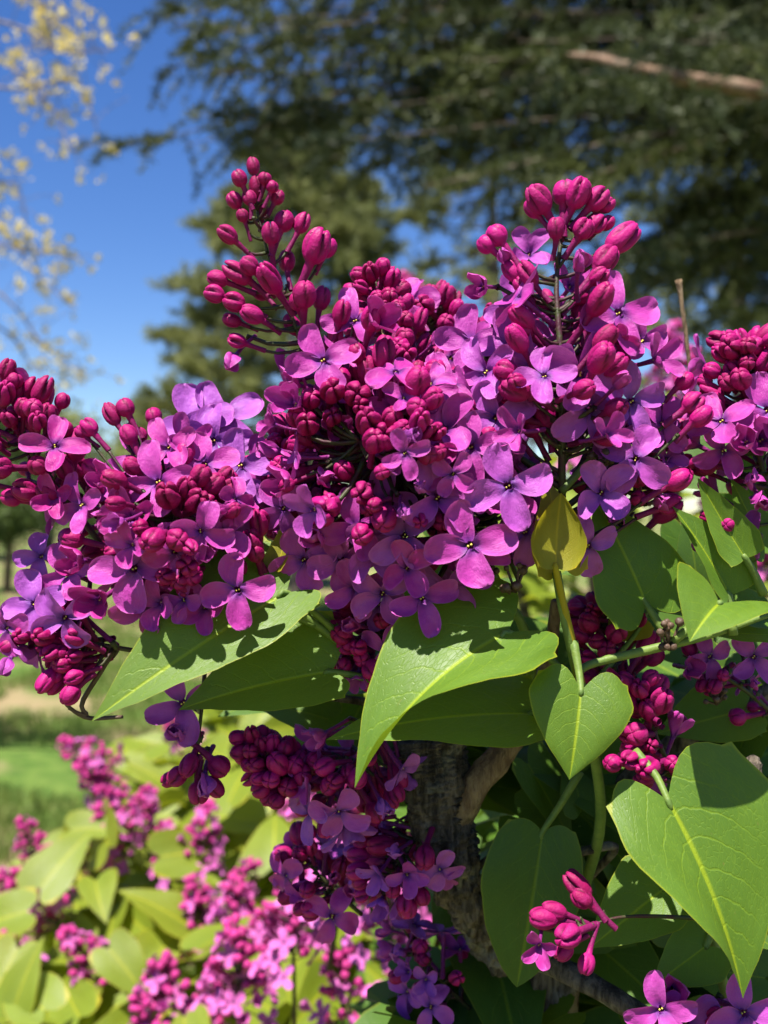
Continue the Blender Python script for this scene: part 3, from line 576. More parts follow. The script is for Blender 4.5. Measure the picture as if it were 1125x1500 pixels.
for x, y, z, r, k in [(938, 1010, 50, 17, 'S'), (968, 1030, 50, 20, 'S'), (950, 1042, 56, 15, 'B'), (935, 1075, 44, 19, 'B'), (925, 1112, 30, 18, 'S'), (950, 1124, 26, 20, 'S'), (900, 1117, 36, 15, 'B'), (945, 1142, 40, 15, 'B'), (985, 1120, 44, 14, 'B'), (920, 1000, 66, 14, 'B')]: p.bd(x, y, z, r, k, .5)
p.fill(16, 60 * U, lambda t: .3, lambda t: .6); p.build()
p = Panicle(bush, [P(1150, 1060, 170), P(1090, 1010, 140), P(1040, 980, 130), P(1000, 960, 125)], 4 * U, None, 22)
for a in [(1008, 978, 120, 62, .0, .1, 20, .5, 'C', 1), (1040, 962, 120, 66, .1, .0, 20, .7, 'F', 4), (1104, 962, 120, 76, -.1, .1, 40, .75, 'F', 6)]: p.fl(*a)
p.fill(12, 50 * U, lambda t: .5, lambda t: .6, fr=.0068, br=.0022); p.build()
p = Panicle(bush, [P(1020, 1345, 40), P(950, 1342, 20), P(900, 1345, 0), P(850, 1360, -20)], 3.4 * U, 'sparse sprig of bright crimson buds in front of the dark leaf at the bottom', 23)
for x, y, z, r, k, g in [(835, 1370, -50, 21, 'S', .7), (800, 1345, -20, 18, 'B', .4), (815, 1335, -16, 15, 'B', .3), (850, 1300, 10, 18, 'S', .1), (855, 1318, 0, 16, 'B', .1), (860, 1408, -30, 14, 'B', .8), (828, 1392, -30, 14, 'B', .5), (842, 1288, 20, 13, 'B', .1)]: p.bd(x, y, z, r, k, g)
p.fl(790, 1385, -54, 62, -.2, -.1, 20, .3, 'C', 3); p.build()
p = Panicle(bush, [P(1060, 1620, 60), P(1040, 1560, 30), P(1020, 1520, 10), P(1005, 1490, 0)], 4 * U, 'pair of violet flowers entering at the lower corner', 24)
for a in [(968, 1478, -30, 96, -.1, .2, 10, .6, 'F', 3), (1090, 1484, -40, 110, .1, .2, 10, .75, 'F', 7), (985, 1450, 10, 80, -.3, .3, 10, .3, 'C', 1), (1005, 1500, -10, 96, .1, .1, 40, .8, 'F', 2)]: p.fl(*a)
p.fill(14, 80 * U, lambda t: .5, lambda t: .6); p.build()

# --- leaves one can tell apart
leaf(bush, (420, 868, -4), (135, 1056, -112), 66, 122, (.05, -.80, .62), pet=[(470, 905, 60), (510, 945, 80), (560, 985, 95)], label='long pointed leaf stretching out below the left panicle, dappled by flower shadows', sag=.03, fl=8, fr=10, back=.12, twist=8)
leaf(bush, (486, 984, 60), (262, 1040, 70), 64, 112, (.1, -.70, .70), pet=[(530, 992, 75), (570, 1003, 95)], label='half shaded leaf tucked behind the long pointed leaf', sag=.04, fl=6, fr=20, back=.10)
leaf(bush, (744, 926, -44), (520, 1154, -112), 88, 142, (-.16, -.86, .46), pet=[(790, 950, 10), (825, 985, 25), (850, 1010, 30)], label='large folded leaf dappled by flower shadows above the trunk', sag=.10, side=.05, fl=(0, 86), fr=-4, back=.20, twist=-6)
leaf(bush, (778, 1046, 90), (478, 1084, 40), 74, 96, (.05, -.55, .84), pet=[(800, 1030, 60), (840, 1000, 60)], label='broad leaf with a pale midrib lying under the large folded leaf', sag=.05, fl=4, fr=8, back=.12)
leaf(bush, (851, 1012, -40), (834, 1142, -66), 84, 82, (.02, -.92, .42), pet=[(848, 985, -20), (840, 940, 0)], label='bright heart-shaped leaf hanging point down from the olive stem', sag=.05, fl=16, fr=16, back=.26, curl=-.25)
leaf(bush, (978, 1172, -30), (1088, 1462, -76), 156, 106, (-.10, -.88, .48), pet=[(960, 1135, 0), (930, 1100, 30)], label='biggest leaf, lit green with a round shadow, at the right edge', sag=.04, side=-.03, fl=5, fr=(2, 62), back=.19, twist=6)
leaf(bush, (795, 1218, 185), (757, 1446, 165), 74, 86, (.0, -.93, .38), mat='shadeleaf', pet=[(820, 1180, 190), (850, 1130, 190)], label='dark green leaf in full shade hanging beside the trunk', sag=.05, fl=8, fr=10, back=.06, oval=True)
leaf(bush, (946, 884, 36), (868, 726, 80), 86, 90, (.10, -.82, .56), pet=[(960, 905, 30), (976, 932, 26)], label='upright leaf mottled with dark flower shadows right of the olive stem', sag=.04, fl=8, fr=8, back=.16)
leaf(bush, (1068, 872, 20), (985, 742, 30), 40, 62, (.1, -.8, .6), pet=[(1070, 890, 20), (1074, 930, 22)], label='upright leaf with edges folded up beside the right panicle', sag=.04, fl=28, fr=30, back=.02)
leaf(bush, (1092, 818, 0), (1022, 700, 10), 34, 40, (-.3, -.85, .4), pet=[(1105, 840, 10), (1118, 870, 20)], label='narrow young leaf folded along its midrib near the right edge', sag=-.04, fl=18, fr=26, back=.02, acu=1.0)
leaf(bush, (1120, 800, 60), (1070, 700, 70), 50, 44, (.1, -.7, .7), label='notched leaf tip showing behind the folded young leaf')
leaf(bush, (1054, 884, -70), (1010, 940, -135), 92, 88, (.14, -.52, .84), pet=[(1030, 905, 10), (985, 940, 20)], label='leaf seen end on with two raised lobes near the right edge', sag=.10, fl=26, fr=26, back=.24, nu=20)
leaf(bush, (814, 832, -40), (822, 722, -44), 56, 52, (.05, -.97, .22), pet=[(822, 870, -20), (838, 940, 0), (850, 1000, 10)], mat='youngleaf', label='yellow young leaf standing upright and cupped on the olive stem', sag=-.08, fl=14, fr=18, back=.04, curl=.35, oval=True)
leaf(bush, (822, 826, -10), (800, 700, 6), 56, 48, (.2, -.9, .3), mat='youngleaf', label='second yellow leaf behind the cupped one', sag=.05, fl=16, fr=10)
leaf(bush, (404, 836, 10), (424, 750, 20), 24, 22, (-.4, -.9, .2), mat='youngleaf', label='small yellow leaf between the left and middle panicles', sag=-.06, fl=30, fr=30, back=.03)
leaf(bush, (300, 838, 0), (276, 788, -4), 14, 14, (.4, -.8, .4), mat='youngleaf', label='tiny pale leaf at the stem of the left panicle', back=.03)
leaf(bush, (975, 1300, 90), (862, 1390, 70), 62, 72, (-.1, -.75, .65), pet=[(1000, 1290, 100)], label='leaf splashed with light behind the crimson sprig', fl=8, fr=8)
leaf(bush, (1035, 1385, 60), (955, 1445, 40), 54, 48, (.0, -.75, .65), pet=[(1048, 1350, 70)], label='small dark leaf under the crimson sprig', fl=8, fr=12)
leaf(bush, (1110, 900, 110), (960, 895, 100), 50, 60, (.1, -.5, .86), label='shaded leaf behind the end-on leaf')
leaf(bush, (1130, 930, 90), (1010, 925, 80), 40, 54, (0, -.45, .9), label='dark narrow leaf crossing the right edge')
leaf(bush, (930, 905, 140), (890, 940, 120), 40, 40, (.1, -.8, .6), mat='youngleaf')
leaf(bush, (1090, 1040, 200), (960, 1075, 200), 60, 70, (.0, -.7, .7))
leaf(bush, (700, 870, 120), (640, 800, 100), 50, 50, (.2, -.9, .3))
# leaves deeper in the bush
POLY = [(430, 960, 640, 1120), (560, 860, 820, 1060), (640, 1100, 1125, 1500), (700, 1180, 1125, 1500), (940, 620, 1150, 1100), (850, 850, 1150, 1200), (560, 560, 980, 900)]
for i in range(74):
    x0, y0, x1, y1 = POLY[(i * 5) % len(POLY) if i < 50 else 2 + i % 4]; x = rng.uniform(x0, x1); y = rng.uniform(y0, y1); z = rng.uniform(260, 620)
    a = rng.uniform(0, 6.28); ln = rng.uniform(110, 190); n = (rng.uniform(-.7, .5), rng.uniform(-1, -.1), rng.uniform(.2, 1))
    leaf(bush, (x, y, z), (x + ln * math.cos(a), y - ln * math.sin(a) * .8 + 30, z + rng.uniform(-80, 80)), ln * .36, ln * .36, n, sag=rng.uniform(0, .1), fl=rng.uniform(0, 20), fr=rng.uniform(0, 20), nu=14, nv=9, mat='shadeleaf')
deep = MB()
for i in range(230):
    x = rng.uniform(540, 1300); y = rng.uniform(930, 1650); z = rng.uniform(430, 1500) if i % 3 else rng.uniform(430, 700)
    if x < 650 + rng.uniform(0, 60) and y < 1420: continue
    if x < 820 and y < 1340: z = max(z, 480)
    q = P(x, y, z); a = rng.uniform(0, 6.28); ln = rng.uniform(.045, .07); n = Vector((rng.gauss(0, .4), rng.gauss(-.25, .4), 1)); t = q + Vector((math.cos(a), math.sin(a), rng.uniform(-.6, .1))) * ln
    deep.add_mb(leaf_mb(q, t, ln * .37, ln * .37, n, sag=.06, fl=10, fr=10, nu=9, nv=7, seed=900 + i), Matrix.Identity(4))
o = obj('foliage', deep.mesh('foliage', M['shadeleaf'], ROOT), bush, ROOT); o['kind'] = 'stuff'
# --- wood and stems
tb = MB()
tube(tb, spline([P(626, 1075, 245), P(634, 1135, 248), P(650, 1215, 262), P(676, 1300, 300), P(735, 1390, 390), P(800, 1520, 470), (ROOT.x, ROOT.y, .5), (ROOT.x + .01, ROOT.y, -.05)], 420), [.0112, .0118, .0106, .0086, .0090, .012, .017, .026], 56, rough=.05, seed=3)
ridge(tb)
trunk = obj('trunk', tb.mesh('trunk', M['bark'], ROOT), bush, ROOT); trunk['label'] = 'gnarled grey-brown trunk with a broken stub, cracked bark'
branch(bush, 'branch', [(648, 1220, 262), (690, 1160, 225), (735, 1105, 215), (775, 1050, 205), (805, 960, 190), (815, 880, 150)], [30, 26, 22, 17, 12, 8], 'wood', 12, 34, .14, 'split branch with bare torn wood forking off the trunk')
branch(bush, 'branch', [(905, 1160, 330), (975, 1100, 300), (1030, 1062, 270), (1100, 1025, 250), (1180, 990, 240)], [22, 21, 18, 16, 14], 'bark', 12, 30, .10, 'thick tan branch rising to the right edge')
branch(bush, 'branch', [(728, 1390, 385), (790, 1405, 250), (860, 1440, 170), (930, 1480, 140), (1020, 1530, 130)], [22, 20, 18, 16, 14], 'bark', 12, 30, .09)
branch(bush, 'branch', [(860, 1290, 300), (900, 1240, 220), (830, 1250, 200), (780, 1225, 210), (700, 1270, 280), (672, 1298, 300)], [7, 8, 7, 7, 9], 'bark', 8, 26, .1)
branch(bush, 'branch', [(590, 1035, 260), (520, 1026, 230), (450, 1018, 200), (400, 1015, 190)], [8, 7, 6, 4], 'bark', 8, 20, .1)
branch(bush, 'branch', [(1125, 1210, 40), (1112, 1160, 40), (1104, 1120, 44), (1108, 1108, 46)], [6, 9, 13, 5], 'bark', 8, 14, .2, 'short broken twig stub at the right edge')
branch(bush, 'branch', [(1125, 1230, 40), (1090, 1180, 60), (1040, 1150, 90), (990, 1128, 120)], [4, 4, 3, 2], 'brownstem', 6, 16, .1)
branch(bush, 'stem', [(815, 838, -20), (826, 900, -8), (842, 970, 10), (862, 1060, 60), (880, 1200, 160), (850, 1320, 300)], [7, 7, 8, 8, 9, 10], 'stem', 9, 30, .03)
branch(bush, 'stem', [(1125, 900, 30), (1040, 930, 30), (950, 952, 30), (860, 975, 20), (846, 1000, 12)], [5, 6, 7, 6, 6], 'stem', 9, 24, .04)
branch(bush, 'stem', [(405, 838, 30), (420, 880, 50), (470, 920, 70), (520, 958, 90), (575, 1000, 130), (640, 1080, 250)], [4.5, 5, 6, 6, 7, 8], 'stem', 9, 26, .03)
branch(bush, 'stem', [(400, 900, 55), (430, 904, 60), (462, 916, 66)], [4, 4, 5], 'stem', 8, 10, .03)
branch(bush, 'stem', [(710, 820, 120), (735, 870, 110), (765, 915, 120), (778, 980, 160), (770, 1060, 270)], [6, 7, 8, 9, 10], 'stem', 9, 22, .05)
branch(bush, 'stem', [(985, 1160, 40), (1020, 1290, 70), (1050, 1400, 90), (1075, 1520, 110)], [6, 7, 8, 9], 'stem', 9, 22, .03)
branch(bush, 'stem', [(822, 720, 0), (850, 690, 6), (885, 650, 10), (900, 632, 10)], [6, 6, 5, 4], 'stem', 8, 12, .04)
branch(bush, 'stem', [(840, 1050, 70), (880, 990, 90), (930, 930, 120), (950, 890, 140)], [5, 5, 4, 3], 'stem', 8, 14, .04)
branch(bush, 'twig', [(170, 950, 70), (150, 980, 66), (120, 1030, 60), (128, 1048, 60), (100, 1038, 50)], [3, 3.4, 4, 3, 2], 'brownstem', 6, 16, .15)
branch(bush, 'twig', [(180, 1050, 60), (130, 1052, 60), (100, 1035, 50), (88, 1015, 44)], [3, 3.4, 3, 2], 'brownstem', 6, 14, .15)
branch(bush, 'twig', [(1012, 560, 420), (1006, 500, 420), (998, 440, 420), (994, 410, 420)], [3.5, 4, 4.5, 7], 'wood', 7, 14, .08, 'bare dry twig standing up before the conifer')
branch(bush, 'twig', [(562, 620, 40), (572, 560, 60), (566, 520, 90), (560, 480, 120)], [3.5, 3.5, 3, 2], 'wood', 7, 12, .05)
for (x, y, z) in [(755, 845, -10), (980, 930, 10), (712, 835, 80), (1100, 790, 20), (880, 665, -20), (1050, 1010, 120)]:
    mb = MB()
    for i in range(9):
        q = P(x + rng.uniform(-16, 16), y + rng.uniform(-18, 18), z + rng.uniform(-10, 10)); r = rng.uniform(4, 7.5) * U; b = bud_mb(90 + i, .25, 1, 1.4, 6, 8)
        Mx = Matrix.Translation(q) @ quat((rng.uniform(-1, 1), -1, rng.uniform(-.3, 1))).to_matrix().to_4x4() @ Matrix.Diagonal((r, r, r, 1)); mb.add_mb(b, Mx)
        tube(mb, [q, P(x, y + 22, z + 12)], .0004, 5)
    obj('dead_floret', mb.mesh('dead_floret', M['brownstem'], P(x, y, z)), bush, P(x, y, z))
#@@BG
# ================================================================== other lilac bushes behind (out of focus)
LO_F = [floret_mb(100 + i, *a, nu=4, nv=4, detail=False) for i, a in enumerate([(18, -10, .50, .2), (28, -18, .48, .25), (60, 60, .5, .4)])]
LO_B = [bud_mb(110 + i, g, 1, 3.0, 5, 10, longer=1.1) for i, g in enumerate([.0, .25])]
def panicle_mesh(seed, n, openf, L=.075, rm=.032):
    rs = random.Random(seed); mb = MB(); tube(mb, [(0, 0, -.05), (0, 0, 0), (.004, 0, L * .5), (0, .004, L)], [.0018, .0015, .001, .0005], 5, 2)
    hs = []
    for _ in range(n * 6):
        if len(hs) >= n: break
        t = rs.random() ** .85; q = rs.uniform(0, 6.28); r = rm * (1 - .75 * t ** 1.3) * rs.uniform(.5, 1); d = Vector((math.cos(q), math.sin(q), 0)); pos = Vector((0, 0, L * t)) + d * r
        op = rs.random() < openf * (1.25 - t); s = (.0098 if op else .0038) * rs.uniform(.85, 1.1)
        if any((pos - h[0]).length < .6 * (s + h[1]) for h in hs): continue
        hs.append((pos, s)); M4 = Matrix.Translation(pos) @ quat(d * .8 + Vector((0, 0, .7)), rs.uniform(0, 90)).to_matrix().to_4x4() @ Matrix.Diagonal((s, s, s, 1))
        age = min(1, max(0, .35 + .4 * (1 - t) + rs.uniform(-.2, .2))) if op else rs.uniform(.3, .95)
        src = LO_F[rs.randrange(3)] if op else LO_B[rs.randrange(2)]
        b2 = MB(); b2.add_mb(src, M4, age); b2.m = [0 if op else 1] * len(b2.f); mb.add_mb(b2, Matrix.Identity(4))
        tube(mb, [(0, 0, pos.z * .8), tuple(pos - d * s)], .0006, 4, 2)
    return mb.mesh('flower_panicle', [M['palepetal'], M['palebud'], M['rachis']])
PV = [panicle_mesh(200 + i, n, o) for i, (n, o) in enumerate([(52, .75), (62, .5), (46, .9), (70, .2), (38, .65)])]
LEAFV = []
for i in range(7):
    mb = leaf_mb((0, 0, 0), (0, .085, 0), .030 + .004 * (i % 3), .030 + .003 * (i % 2), (0, 0, 1), sag=.03 + .02 * (i % 3), side=.02 * (i % 3 - 1), fl=6 + 5 * (i % 4), fr=8 + 5 * (i % 3), nu=10, nv=7, seed=300 + i, wave=.03)
    LEAFV.append(mb)
LEAFM = [mb.mesh('leaf', M['farleaf']) for mb in LEAFV]
LEAFD = [mb.mesh('leaf', M['shadeleaf']) for mb in LEAFV]
def leaf_rot(n, yaw, rs):
    n = Vector(n).normalized(); y = Vector((math.cos(yaw), math.sin(yaw), -.35)); y = (y - n * y.dot(n)).normalized(); x = y.cross(n)
    return Matrix((x, y, n)).transposed()
def bg_bush(root, panicles, spots, nleaf, extra, seed, label, stems, lm=None, front=()):
    lm = lm or LEAFM
    rs = random.Random(seed); b = thing('lilac_bush', label, 'lilac bush', root, 'lilac bushes')
    for (x, y, d, tilt, var, sc) in panicles:
        pos = PD(x, y, d); ax = Vector((math.sin(R(tilt)) , rs.uniform(-.5, .1), math.cos(R(tilt))))
        obj('flower_panicle', PV[var % len(PV)], b, pos - ax.normalized() * .055 * sc, quat(ax, rs.uniform(0, 360)), sc * rs.uniform(.92, 1.08))
    lots = MB()
    for i in range(nleaf + extra):
        x, y, d = front[i] if i < len(front) else spots(rs); p = PD(x, y, d + (.06 if i >= nleaf else 0))
        n = SUN * .8 + Vector((rs.gauss(0, .45), rs.gauss(-.1, .45), rs.gauss(.3, .3))); k = rs.uniform(.55, .95); rt = leaf_rot(n, rs.uniform(0, 6.28), rs); v = rs.randrange(len(LEAFV))
        if i < nleaf: obj('leaf', lm[v], b, p, rt.to_quaternion(), k)
        else: lots.add_mb(LEAFV[v], Matrix.Translation(p) @ rt.to_4x4() @ Matrix.Diagonal((k, k, k, 1)))
    if extra:
        o = obj('foliage', lots.mesh('foliage', lm[0].materials[0], root), b, root); o['kind'] = 'stuff'
    for (x, y, d, r) in stems:
        mb = MB(); q = PD(x, y, d); tube(mb, spline([root, root.lerp(q, .5) + Vector((rs.uniform(-.04, .04), .05, .08)), q], 14), [r * 2, r * 1.4, r], 7, rough=.08, seed=int(x))
        obj('branch', mb.mesh('branch', M['bark'], root), b, root)
    return b
def inpoly(x, y, poly):
    c = False; j = len(poly) - 1
    for i in range(len(poly)):
        a, b = poly[i], poly[j]
        if (a[1] > y) != (b[1] > y) and x < (b[0] - a[0]) * (y - a[1]) / (b[1] - a[1]) + a[0]: c = not c
        j = i
    return c
def poly_spots(poly, dfun):
    xs = [q[0] for q in poly]; ys = [q[1] for q in poly]
    def f(rs):
        while True:
            x, y = rs.uniform(min(xs), max(xs)), rs.uniform(min(ys), max(ys))
            if inpoly(x, y, poly): return x, y, dfun(x, y, rs)
    return f
LPOLY = [(150, 1180), (190, 1110), (260, 1060), (400, 1010), (560, 1030), (600, 1200), (620, 1540), (-60, 1540), (-60, 1400), (0, 1360), (70, 1300), (110, 1240)]
dl = lambda x, y: 1.20 - .00085 * (y - 1050) + .00005 * (560 - x)
pl = [(130, 1130, -30, 0), (105, 1095, -60, 3), (215, 1170, 25, 1), (38, 1215, -20, 3), (245, 1225, -10, 1), (365, 1275, 30, 2), (18, 1292, -50, 1), (345, 1325, 0, 2), (432, 1335, 10, 4), (115, 1385, -40, 0),
      (388, 1362, 20, 0), (238, 1445, -10, 1), (210, 1482, -20, 3), (312, 1440, 15, 4), (8, 1385, -30, 4), (498, 1190, 0, 2), (452, 1140, 10, 1), (560, 1170, 20, 0), (250, 1060, -40, 0), (150, 1200, 0, 1), (610, 1350, 0, 4)]
pl += [(300, 1200, 10, 0), (290, 1320, -10, 1), (160, 1170, -20, 1)]
pn = [(520, 1210, .55, 10, 0), (500, 1130, .50, -10, 1), (575, 1290, .6, 0, 2), (430, 1310, .65, 0, 0), (620, 1400, .65, 20, 4), (345, 1390, .66, 0, 0), (570, 1130, .5, 0, 2), (500, 1430, .7, 0, 4)]
bg_bush(Vector((-.20, 1.15, 0)), [(x, y, dl(x, y) - .05 + rng.uniform(-.05, .03), t, v, rng.uniform(.72, 1.0)) for x, y, t, v in pl] + [(x, y, d, t, v, .85) for x, y, d, t, v in pn],
        poly_spots(LPOLY, lambda x, y, rs: dl(x, y) + rs.uniform(-.04, .16)), 100, 420, 31, 'sunlit lilac bush beside the lawn, pale green leaves and many small pink panicles', [(150, 1250, 1.1, .005), (300, 1250, 1.1, .005), (450, 1200, 1.15, .005), (100, 1400, .98, .004), (400, 1400, .95, .004)], None,
        [(x, y, dl(x, y) - .07) for x, y in [(105, 1215), (160, 1240), (140, 1290), (40, 1335), (25, 1390), (65, 1480), (235, 1255), (335, 1175), (290, 1390), (20, 1480), (400, 1270), (270, 1490), (480, 1440), (400, 1480), (160, 1390), (60, 1300), (540, 1460), (440, 1400)]])
RPOLY = [(560, 1080), (700, 1000), (1180, 960), (1200, 1540), (540, 1540)]
bg_bush(Vector((.22, .95, 0)), [(735, 1150, .75, 0, 1, .9), (690, 1440, .8, 0, 4, .8), (640, 1370, .85, 10, 2, .8), (1000, 1250, .8, 0, 1, .8), (900, 1230, .8, 20, 0, .7), (590, 1460, .85, 0, 4, .7), (760, 1300, .85, -10, 4, .7), (940, 1420, .75, 0, 3, .8), (1060, 1300, .8, 0, 1, .8)],
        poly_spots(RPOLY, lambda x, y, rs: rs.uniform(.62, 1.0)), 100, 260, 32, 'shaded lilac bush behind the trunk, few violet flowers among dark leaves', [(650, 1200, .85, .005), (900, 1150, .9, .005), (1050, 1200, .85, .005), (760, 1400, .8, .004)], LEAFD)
UPOLY = [(640, 640), (900, 620), (1020, 600), (1180, 640), (1180, 1080), (640, 1080), (520, 900)]
bg_bush(Vector((.42, 1.5, 0)), [(600, 440, 1.0, 0, 1, 1.0), (655, 470, 1.05, 10, 3, 1.0), (985, 500, 1.2, 0, 1, 1.0), (1010, 540, 1.2, 15, 0, .9), (960, 640, 1.1, 0, 2, 1.0), (700, 560, 1.1, 0, 0, 1), (1120, 800, 1.1, 0, 2, 1.0), (1040, 760, 1.1, 0, 0, .9), (780, 560, 1.2, 0, 2, 1), (860, 620, 1.1, 0, 4, 1)],
        poly_spots(UPOLY, lambda x, y, rs: rs.uniform(1.0, 1.5)), 100, 200, 33, 'bright lilac bush behind the tall upright panicle, leaves glowing green', [(700, 560, 1.1, .006), (985, 560, 1.2, .006), (850, 700, 1.2, .005), (1080, 800, 1.2, .005), (610, 500, 1.02, .005)])

# ================================================================== trees
def blades(pts, dirs, ln, wd, rs):
    """needles: pts (n,3) roots, dirs (n,3); returns (n,4,3)"""
    n = len(pts); d = dirs / np.linalg.norm(dirs, axis=1, keepdims=True); q = rs.normal(size=(n, 3)); sdv = np.cross(d, q); sdv /= np.linalg.norm(sdv, axis=1, keepdims=True) + 1e-9
    l = (ln * rs.uniform(.7, 1.2, n))[:, None]; s = sdv * (wd * rs.uniform(.7, 1.2, n))[:, None] * .5
    return np.stack([pts - s, pts + s, pts + d * l + s * .5, pts + d * l - s * .5], 1)
def bough_foliage(path, n_tw, tw_len, droop, n_bl, bl, wd, rs, start=.25, spread=.9):
    P_ = np.array([tuple(p) for p in path]); m = len(P_); out = []; seg = P_[1:] - P_[:-1]
    for _ in range(n_tw):
        t = start + (1 - start) * rs.rand() ** .8; k = min(int(t * (m - 1)), m - 2); a = P_[k] + seg[k] * (t * (m - 1) - k); T = seg[k] / (np.linalg.norm(seg[k]) + 1e-9)
        d = T * .55 + rs.normal(size=3) * np.array([spread, spread, .35]) + np.array([0, 0, .1]); d /= np.linalg.norm(d); L = tw_len * rs.uniform(.5, 1.1) * (1.15 - .6 * t)
        u = rs.rand(n_bl); c = a + d * (u * L)[:, None] + np.array([0, 0, -1]) * (droop * (u * L) ** 2 / tw_len)[:, None]
        bd = d + rs.normal(size=(n_bl, 3)) * .75 + np.array([0, 0, .15]); out.append(blades(c, bd, bl, wd, rs))
    return np.concatenate(out)
def conifer(label, root, height, trunk_r, targets, par, mats, seed, extra_branches=(), name='conifer', trunk_mat='bark', cat='tree', lean=0):
    rs = np.random.RandomState(seed); t = thing(name, label, cat, root); top = root + Vector((lean, 0, height))
    mb = MB(); tube(mb, spline([root, root.lerp(top, .5) + Vector((.05, 0, 0)), top], 24), [trunk_r, trunk_r * .7, trunk_r * .12], 12, rough=.06, seed=seed); obj('trunk', mb.mesh('trunk', M[trunk_mat], root), t, root)
    Q = []; shade = []; 
    for (T, r0) in targets:
        zz = min(max(T.z + par['rise'] * (T - root).length * .3 + rs.uniform(-.3, .3), .4), height * .96); a = root.lerp(top, zz / height)
        mid = a.lerp(T, .55) + Vector((rs.uniform(-.15, .15), rs.uniform(-.15, .15), par['arch'] * (T - a).length))
        path = spline([a, mid, T], 18); mb = MB(); tube(mb, path, [r0, r0 * .6, r0 * .15], 6, rough=.08, seed=seed + len(Q)); obj('branch', mb.mesh('branch', M[trunk_mat], a), t, a)
        q = bough_foliage(path, par['tw'], par['twl'], par['droop'], par['nb'], par['bl'], par['wd'], rs, par.get('start', .25)); Q.append(q); shade.append(np.full(len(q), rs.uniform(0, 1)) * .6 + rs.rand(len(q)) * .4)
    for pts, rad in extra_branches:
        mb = MB(); tube(mb, spline(pts, 24), rad, 10, rough=.07, seed=3); obj('branch', mb.mesh('branch', M['palebark'], pts[0]), t, pts[0])['label'] = 'pale sunlit bough'
    V = np.concatenate(Q) - np.array(root); me = quick_mesh('foliage', V, None, mats, np.concatenate(shade)); obj('foliage', me, t, root); return t
M['palebark'] = bark_material('pale_bark', (.15, .095, .065, 1), (.32, .215, .15, 1), .05, .2)
M['cedarbark'] = bark_material('conifer_bark', (.11, .08, .06, 1), (.22, .17, .13, 1), .05, .2)
M['cedar'] = needle_material('cedar_needles', (.010, .024, .018, 1), (.105, .122, .033, 1), .22)
M['pine'] = needle_material('pine_needles', (.11, .14, .05, 1), (.24, .25, .08, 1), .3)
CPOLY = [(250, -80), (255, 40), (240, 105), (300, 180), (275, 215), (340, 225), (430, 250), (520, 260), (600, 330), (700, 400), (800, 420), (900, 480), (1010, 540), (1130, 540), (1300, 560), (1300, -120)]
rc = random.Random(5); tg = []
while len(tg) < 135:
    x, y = rc.uniform(230, 1300), rc.uniform(-120, 560)
    if inpoly(x, y, CPOLY): d = rc.uniform(4.6, 7.6); tg.append((PD(x, y, d), .02))
for x, y, d in [(245, 20, 5.4), (240, 100, 5.3), (262, 60, 5.6), (292, 170, 5.2), (275, 212, 5.2), (330, 225, 5.6), (180, 214, 5.2), (420, 245, 5.6), (300, 0, 5.5), (350, 120, 5.3), (300, 110, 5.0), (420, 60, 5.0), (280, -20, 5.3), (380, 190, 5.3), (760, 60, 4.1), (870, 120, 4.1), (1100, 95, 4.15), (1075, 70, 4.2), (1010, 150, 4.1), (930, 60, 4.2)]: tg.append((PD(x, y, d), .016))
conifer('huge dark cedar filling the sky above the lilac with drooping blue-green boughs', Vector((3.7, 6.4, 0)), 11.5, .34, tg,
        dict(rise=.22, arch=.07, tw=38, twl=.52, droop=1.15, nb=80, bl=.045, wd=.008, start=.28), M['cedar'], 21,
        [([PD(1390, 200, 6.2), PD(1200, 158, 5.0), PD(1110, 134, 4.5), PD(1040, 122, 4.42), PD(985, 112, 4.42), PD(925, 99, 4.5), PD(870, 84, 4.75), PD(800, 78, 5.2)], [.085, .045, .036, .032, .028, .024, .018, .008])], 'cedar_tree', 'cedarbark', 'tree')
def cone_targets(cx, d, top_y, bot_y, rad_px, n, seed, e=.9):
    r_ = random.Random(seed); o = []
    for i in range(n):
        u = (i + r_.random()) / n; y = top_y + (bot_y - top_y) * u; r = rad_px * u ** e * r_.uniform(.75, 1.1) + 12; a = r_.uniform(0, 6.28)
        o.append((PD(cx, y, d) + Vector((math.cos(a), math.sin(a), 0)) * (r / F * d), .018))
    return o
def at_ground(x, d): return Vector(((x - 562.5) / F * d, d, 0))
conifer('smaller yellow-green pine standing below the cedar edge against the blue sky', at_ground(440, 12.5), 6.6, .16, cone_targets(440, 12.5, 190, 640, 250, 170, 8, .6), dict(rise=-.05, arch=-.03, tw=22, twl=.40, droop=-.15, nb=70, bl=.10, wd=.010, start=.35), M['pine'], 31,
        [([PD(520, 380, 11.9), PD(465, 305, 11.6), PD(425, 262, 11.5), PD(375, 195, 11.5)], [.05, .045, .04, .02])], 'pine_tree', 'cedarbark')
conifer('dull green pine half hidden behind the cedar and the middle panicles', at_ground(720, 15), 7.2, .18, cone_targets(720, 15, 130, 680, 300, 60, 9, .6), dict(rise=-.05, arch=-.03, tw=22, twl=.45, droop=-.1, nb=40, bl=.11, wd=.018, start=.3), M['pine'], 32, (), 'pine_tree', 'cedarbark')
conifer('tall pine behind the right panicle, sky showing between its boughs', at_ground(1080, 17), 8.4, .2, cone_targets(1080, 17, 60, 690, 260, 60, 10, .6), dict(rise=-.05, arch=-.03, tw=20, twl=.5, droop=-.1, nb=40, bl=.11, wd=.02, start=.3), M['pine'], 33, (), 'pine_tree', 'cedarbark')

